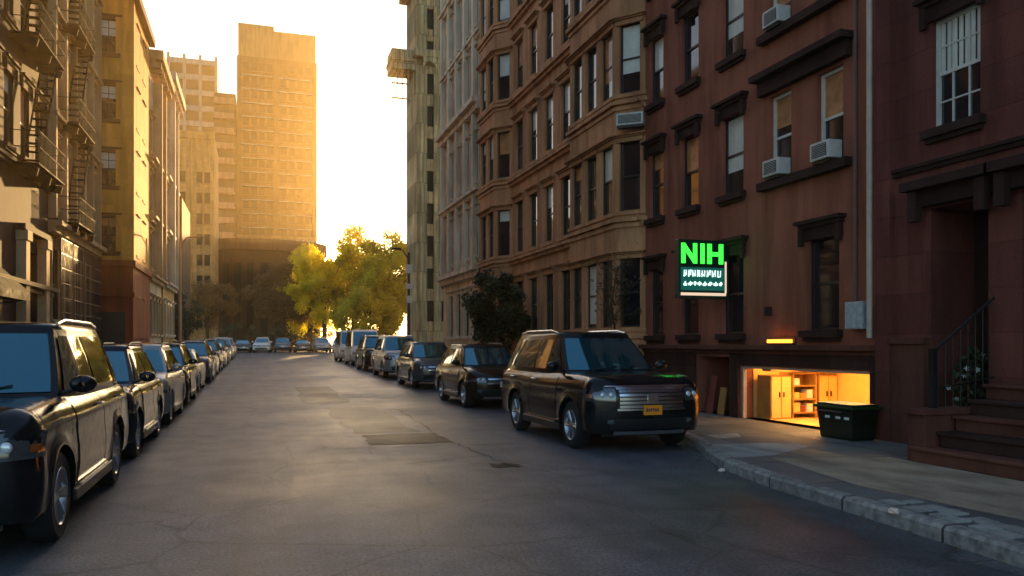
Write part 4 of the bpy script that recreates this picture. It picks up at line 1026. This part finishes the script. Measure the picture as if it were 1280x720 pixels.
    if detail > 1:
        t = MB(); rr3 = random.Random(seed+3); x = -.12
        while x < .1: glyph_w = .026; t.box(x, x+.008, y-.011, y-.009, zp+.045, zp+.105); t.box(x, x+glyph_w, y-.0112, y-.0095, zp+.045+rr3.choice((0, .025, .05)), zp+.054+rr3.choice((0, .025, .05))); x += .038
        t.build('plate_lettering', 'ink', po)
    for sg in (1, -1):
        q = MB(); q.box(min(sg*W*.66, sg*W*.9), max(sg*W*.66, sg*W*.9), hl-.13, hl-.02, belt-.32, belt-.05); q.build('tail_light', 'redcloth', root, bevel=.02)
    # wheels
    r = T['r']
    wkey = ('wheel', r, kind == 'big_suv')
    if wkey not in _cache:
        ty = MB(); ty.lathe([(r*.63, -.11), (r*.9, -.115), (r*.975, -.09), (r, -.06), (r, .06), (r*.975, .09), (r*.9, .115), (r*.63, .11)], 32)
        rim = MB(); rim.lathe([(r*.66, .1), (r*.64, .115), (r*.6, .1), (r*.56, .0), (r*.2, -.01)], 32); rim.lathe([(0, .085), (r*.12, .085), (r*.17, .07), (r*.17, .0)], 16)
        ns = 6 if kind == 'big_suv' else 5
        for k in range(ns):
            for e in (-.13, .13):
                a = 2*PI*k/ns+e; a2 = 2*PI*k/ns+e*.6
                p0 = Vector((.07, math.cos(a2)*r*.14, math.sin(a2)*r*.14)); p1 = Vector((.09, math.cos(a)*r*.6, math.sin(a)*r*.6)); rim.tube([p0, p1], [r*.055, r*.06], 6)
        dsk = MB(); dsk.lathe([(r*.1, .02), (r*.5, .02), (r*.5, -.0)], 20)
        _cache[wkey] = (ty.mesh('tyre', 'rubber', 40, True), rim.mesh('rim', 'alloy', 40, True), dsk.mesh('brake_disc', 'plastic', 40))
    for c in T['wl']:
        for sg in (1, -1):
            wo = inst('wheel', _cache[wkey][0], root, (sg*(W-.135), -c, r), 0 if sg > 0 else PI)
            inst('rim', _cache[wkey][1], wo); inst('brake_disc', _cache[wkey][2], wo)
    # wheel housings keep daylight out of the arches
    q = MB(); q.box(-W+.3, W-.3, -hl+.35, hl-.4, zb0-.03, zb0+.35); q.build('underbody', 'plastic', root)
    if T['rails']:
        for sg in (1, -1):
            q = MB(); pts = [(sg*(rw-.04), -lerp(rf-.15, rr_+.15, t/6), H-.03+.045*(1 if 0 < t < 6 else 0)) for t in range(7)]; q.tube(pts, .017, 6); q.build('roof_rail', 'chrome' if kind == 'big_suv' else 'plastic', root, smooth=50)
    return root

black = carpaint('black_paint', (.006, .0065, .008)); darkbrown = carpaint('dark_bronze_paint', (.02, .012, .008)); navy = carpaint('dark_blue_paint', (.008, .012, .022))
silver = carpaint('silver_paint', (.4, .4, .4), .6, .28); whitep = carpaint('white_paint', (.66, .63, .57)); grey = carpaint('grey_paint', (.12, .12, .125), .5)
GL, GR, GE = 'vehicles parked along the left kerb', 'vehicles parked along the right kerb', 'cars parked across the end of the street'
def car_at(kind, paint, label, cat, name, x, yfront, grp, rz=0., **kw):
    y = yfront+TYPES[kind]['L']/2; return make_car(kind, paint, label, cat, name, (x, y, gz(y)+.004), rz, grp, **kw)
# left row (right flanks at x about -1.5)
car_at('big_suv', black, 'black suv at the left edge, nearest of the left row', 'suv', 'parked_suv', -2.58, 6.8, GL)
car_at('suv', navy, 'dark blue suv with roof rails right behind the nearest black suv', 'suv', 'parked_suv', -2.6, 12.2, GL)
left_row = [('suv', silver, 'silver suv, third vehicle of the left row'), ('suv', black, 'black suv, fourth vehicle of the left row'), ('sedan', silver, 'silver sedan, fifth vehicle of the left row'),
 ('suv', grey, 'grey suv, sixth vehicle of the left row'), ('sedan', whitep, 'white sedan, seventh vehicle of the left row'), ('suv', black, 'black suv, eighth vehicle of the left row'), ('sedan', silver, 'silver sedan, ninth vehicle of the left row'),
 ('suv', grey, 'grey suv, tenth vehicle of the left row'), ('sedan', whitep, 'white sedan, eleventh vehicle of the left row'), ('suv', silver, 'silver suv near the far end of the left row'), ('sedan', black, 'black sedan, last but one of the left row'), ('suv', silver, 'silver suv ending the left row by the far cars')]
y = 17.3
for i, (k, p, lb) in enumerate(left_row):
    car_at(k, p, lb, 'suv' if k == 'suv' else 'car', 'parked_suv' if k == 'suv' else 'parked_sedan', -2.62-.03*(i % 3), y, GL, detail=2 if i < 4 else 1); y += 5.05+.2*(i % 3)
# right row
car_at('big_suv', black, 'large black suv with chrome grille and orange number plate before the brownstone', 'suv', 'parked_suv', 5.85, 11.15, GR, plate='orange')
car_at('suv', darkbrown, 'dark bronze suv behind the large black suv', 'suv', 'parked_suv', 6.2, 19.9, GR)
car_at('suv', grey, 'grey suv between the bronze suv and the silver one', 'suv', 'parked_suv', 6.35, 28.2, GR)
car_at('big_suv', silver, 'tall silver suv, fourth vehicle of the right row', 'suv', 'parked_suv', 6.45, 35.4, GR)
car_at('big_suv', darkbrown, 'dark bronze tall suv before the white vans', 'suv', 'parked_suv', 6.5, 42.6, GR, detail=1)
car_at('van', whitep, 'white van, nearer of the two on the right', 'van', 'parked_van', 6.7, 50.5, GR, detail=1)
car_at('van', whitep, 'white van farther away, last of the right row', 'van', 'parked_van', 6.75, 58.5, GR, detail=1)
car_at('sedan', black, 'black sedan half hidden on the sidewalk side behind the large black suv', 'car', 'parked_sedan', 8.15, 22.6, GR, detail=1) if False else None
# cars nose to the kerb across the end
pal = [silver, black, whitep, grey, darkbrown, silver, whitep, black]
words = ['silver', 'black', 'white', 'grey', 'bronze', 'pale silver', 'white', 'black']
place = ['first from the left', 'second from the left', 'third from the left', 'fourth from the left', 'fourth from the right', 'third from the right', 'second from the right', 'rightmost']
for i in range(8):
    k = 'suv' if i % 3 != 1 else 'sedan'
    make_car(k, pal[i], f'{words[i]} {k} parked across the end of the street, {place[i]}', 'suv' if k == 'suv' else 'car', 'parked_suv' if k == 'suv' else 'parked_sedan', (-3.6+i*2.15, 94+.3*(i % 2), gz(94)), R(random.choice((-4, 3, 5, 0))), GE, 1)

# ------------------------------------------------------------------ light, air, camera
AZ, EL = R(11), R(7)
s = Vector((math.sin(AZ)*math.cos(EL), math.cos(AZ)*math.cos(EL), math.sin(EL)))
ld = bpy.data.lights.new('sun', 'SUN'); ld.energy = 3.5; ld.angle = R(.5); ld.color = (1, .62, .24)
lo = bpy.data.objects.new('sun', ld); COL.objects.link(lo); lo.rotation_euler = s.to_track_quat('Z', 'Y').to_euler(); lo.location = (10, 60, 60)
w = bpy.data.worlds.new('World'); S.world = w; w.use_nodes = True; nt = w.node_tree
bg = nt.nodes['Background']; sky = nt.nodes.new('ShaderNodeTexSky'); sky.sky_type = 'NISHITA'; sky.sun_disc = False
sky.sun_elevation = EL; sky.sun_rotation = AZ; sky.air_density = 1.; sky.dust_density = 1.5; sky.ozone_density = 2.; sky.altitude = 0
nt.links.new(sky.outputs[0], bg.inputs[0]); bg.inputs[1].default_value = .1
q = MB(); q.box(-75, 75, -25, 262, -2.5, 78)
hz = q.build('haze', 'glass'); hz['kind'] = 'stuff'
m = bpy.data.materials.new('haze_air'); m.use_nodes = True; nt = m.node_tree; nt.nodes.clear()
out = nt.nodes.new('ShaderNodeOutputMaterial'); pv = nt.nodes.new('ShaderNodeVolumePrincipled'); nt.links.new(pv.outputs[0], out.inputs['Volume'])
pv.inputs['Color'].default_value = (1, .74, .36, 1); pv.inputs['Density'].default_value = .00075; pv.inputs['Anisotropy'].default_value = .6
hz.data.materials.clear(); hz.data.materials.append(m)

cd = bpy.data.cameras.new('camera'); cam = bpy.data.objects.new('camera', cd); COL.objects.link(cam); S.camera = cam
cam.location = (0, 0, 1.7); cam.rotation_euler = (R(90), 0, -math.atan(.32)); cd.sensor_width = 36; cd.lens = 28.125; cd.shift_y = 70/1280; cd.clip_start = .05; cd.clip_end = 5000
S.view_settings.view_transform = 'Standard'; S.view_settings.look = 'None'; S.view_settings.exposure = 1.95; S.view_settings.gamma = 1
S.render.engine = 'CYCLES'; S.cycles.use_denoising = True; S.cycles.max_bounces = 8; S.cycles.volume_bounces = 1; S.cycles.volume_step_rate = 4
S.cycles.sample_clamp_indirect = 6
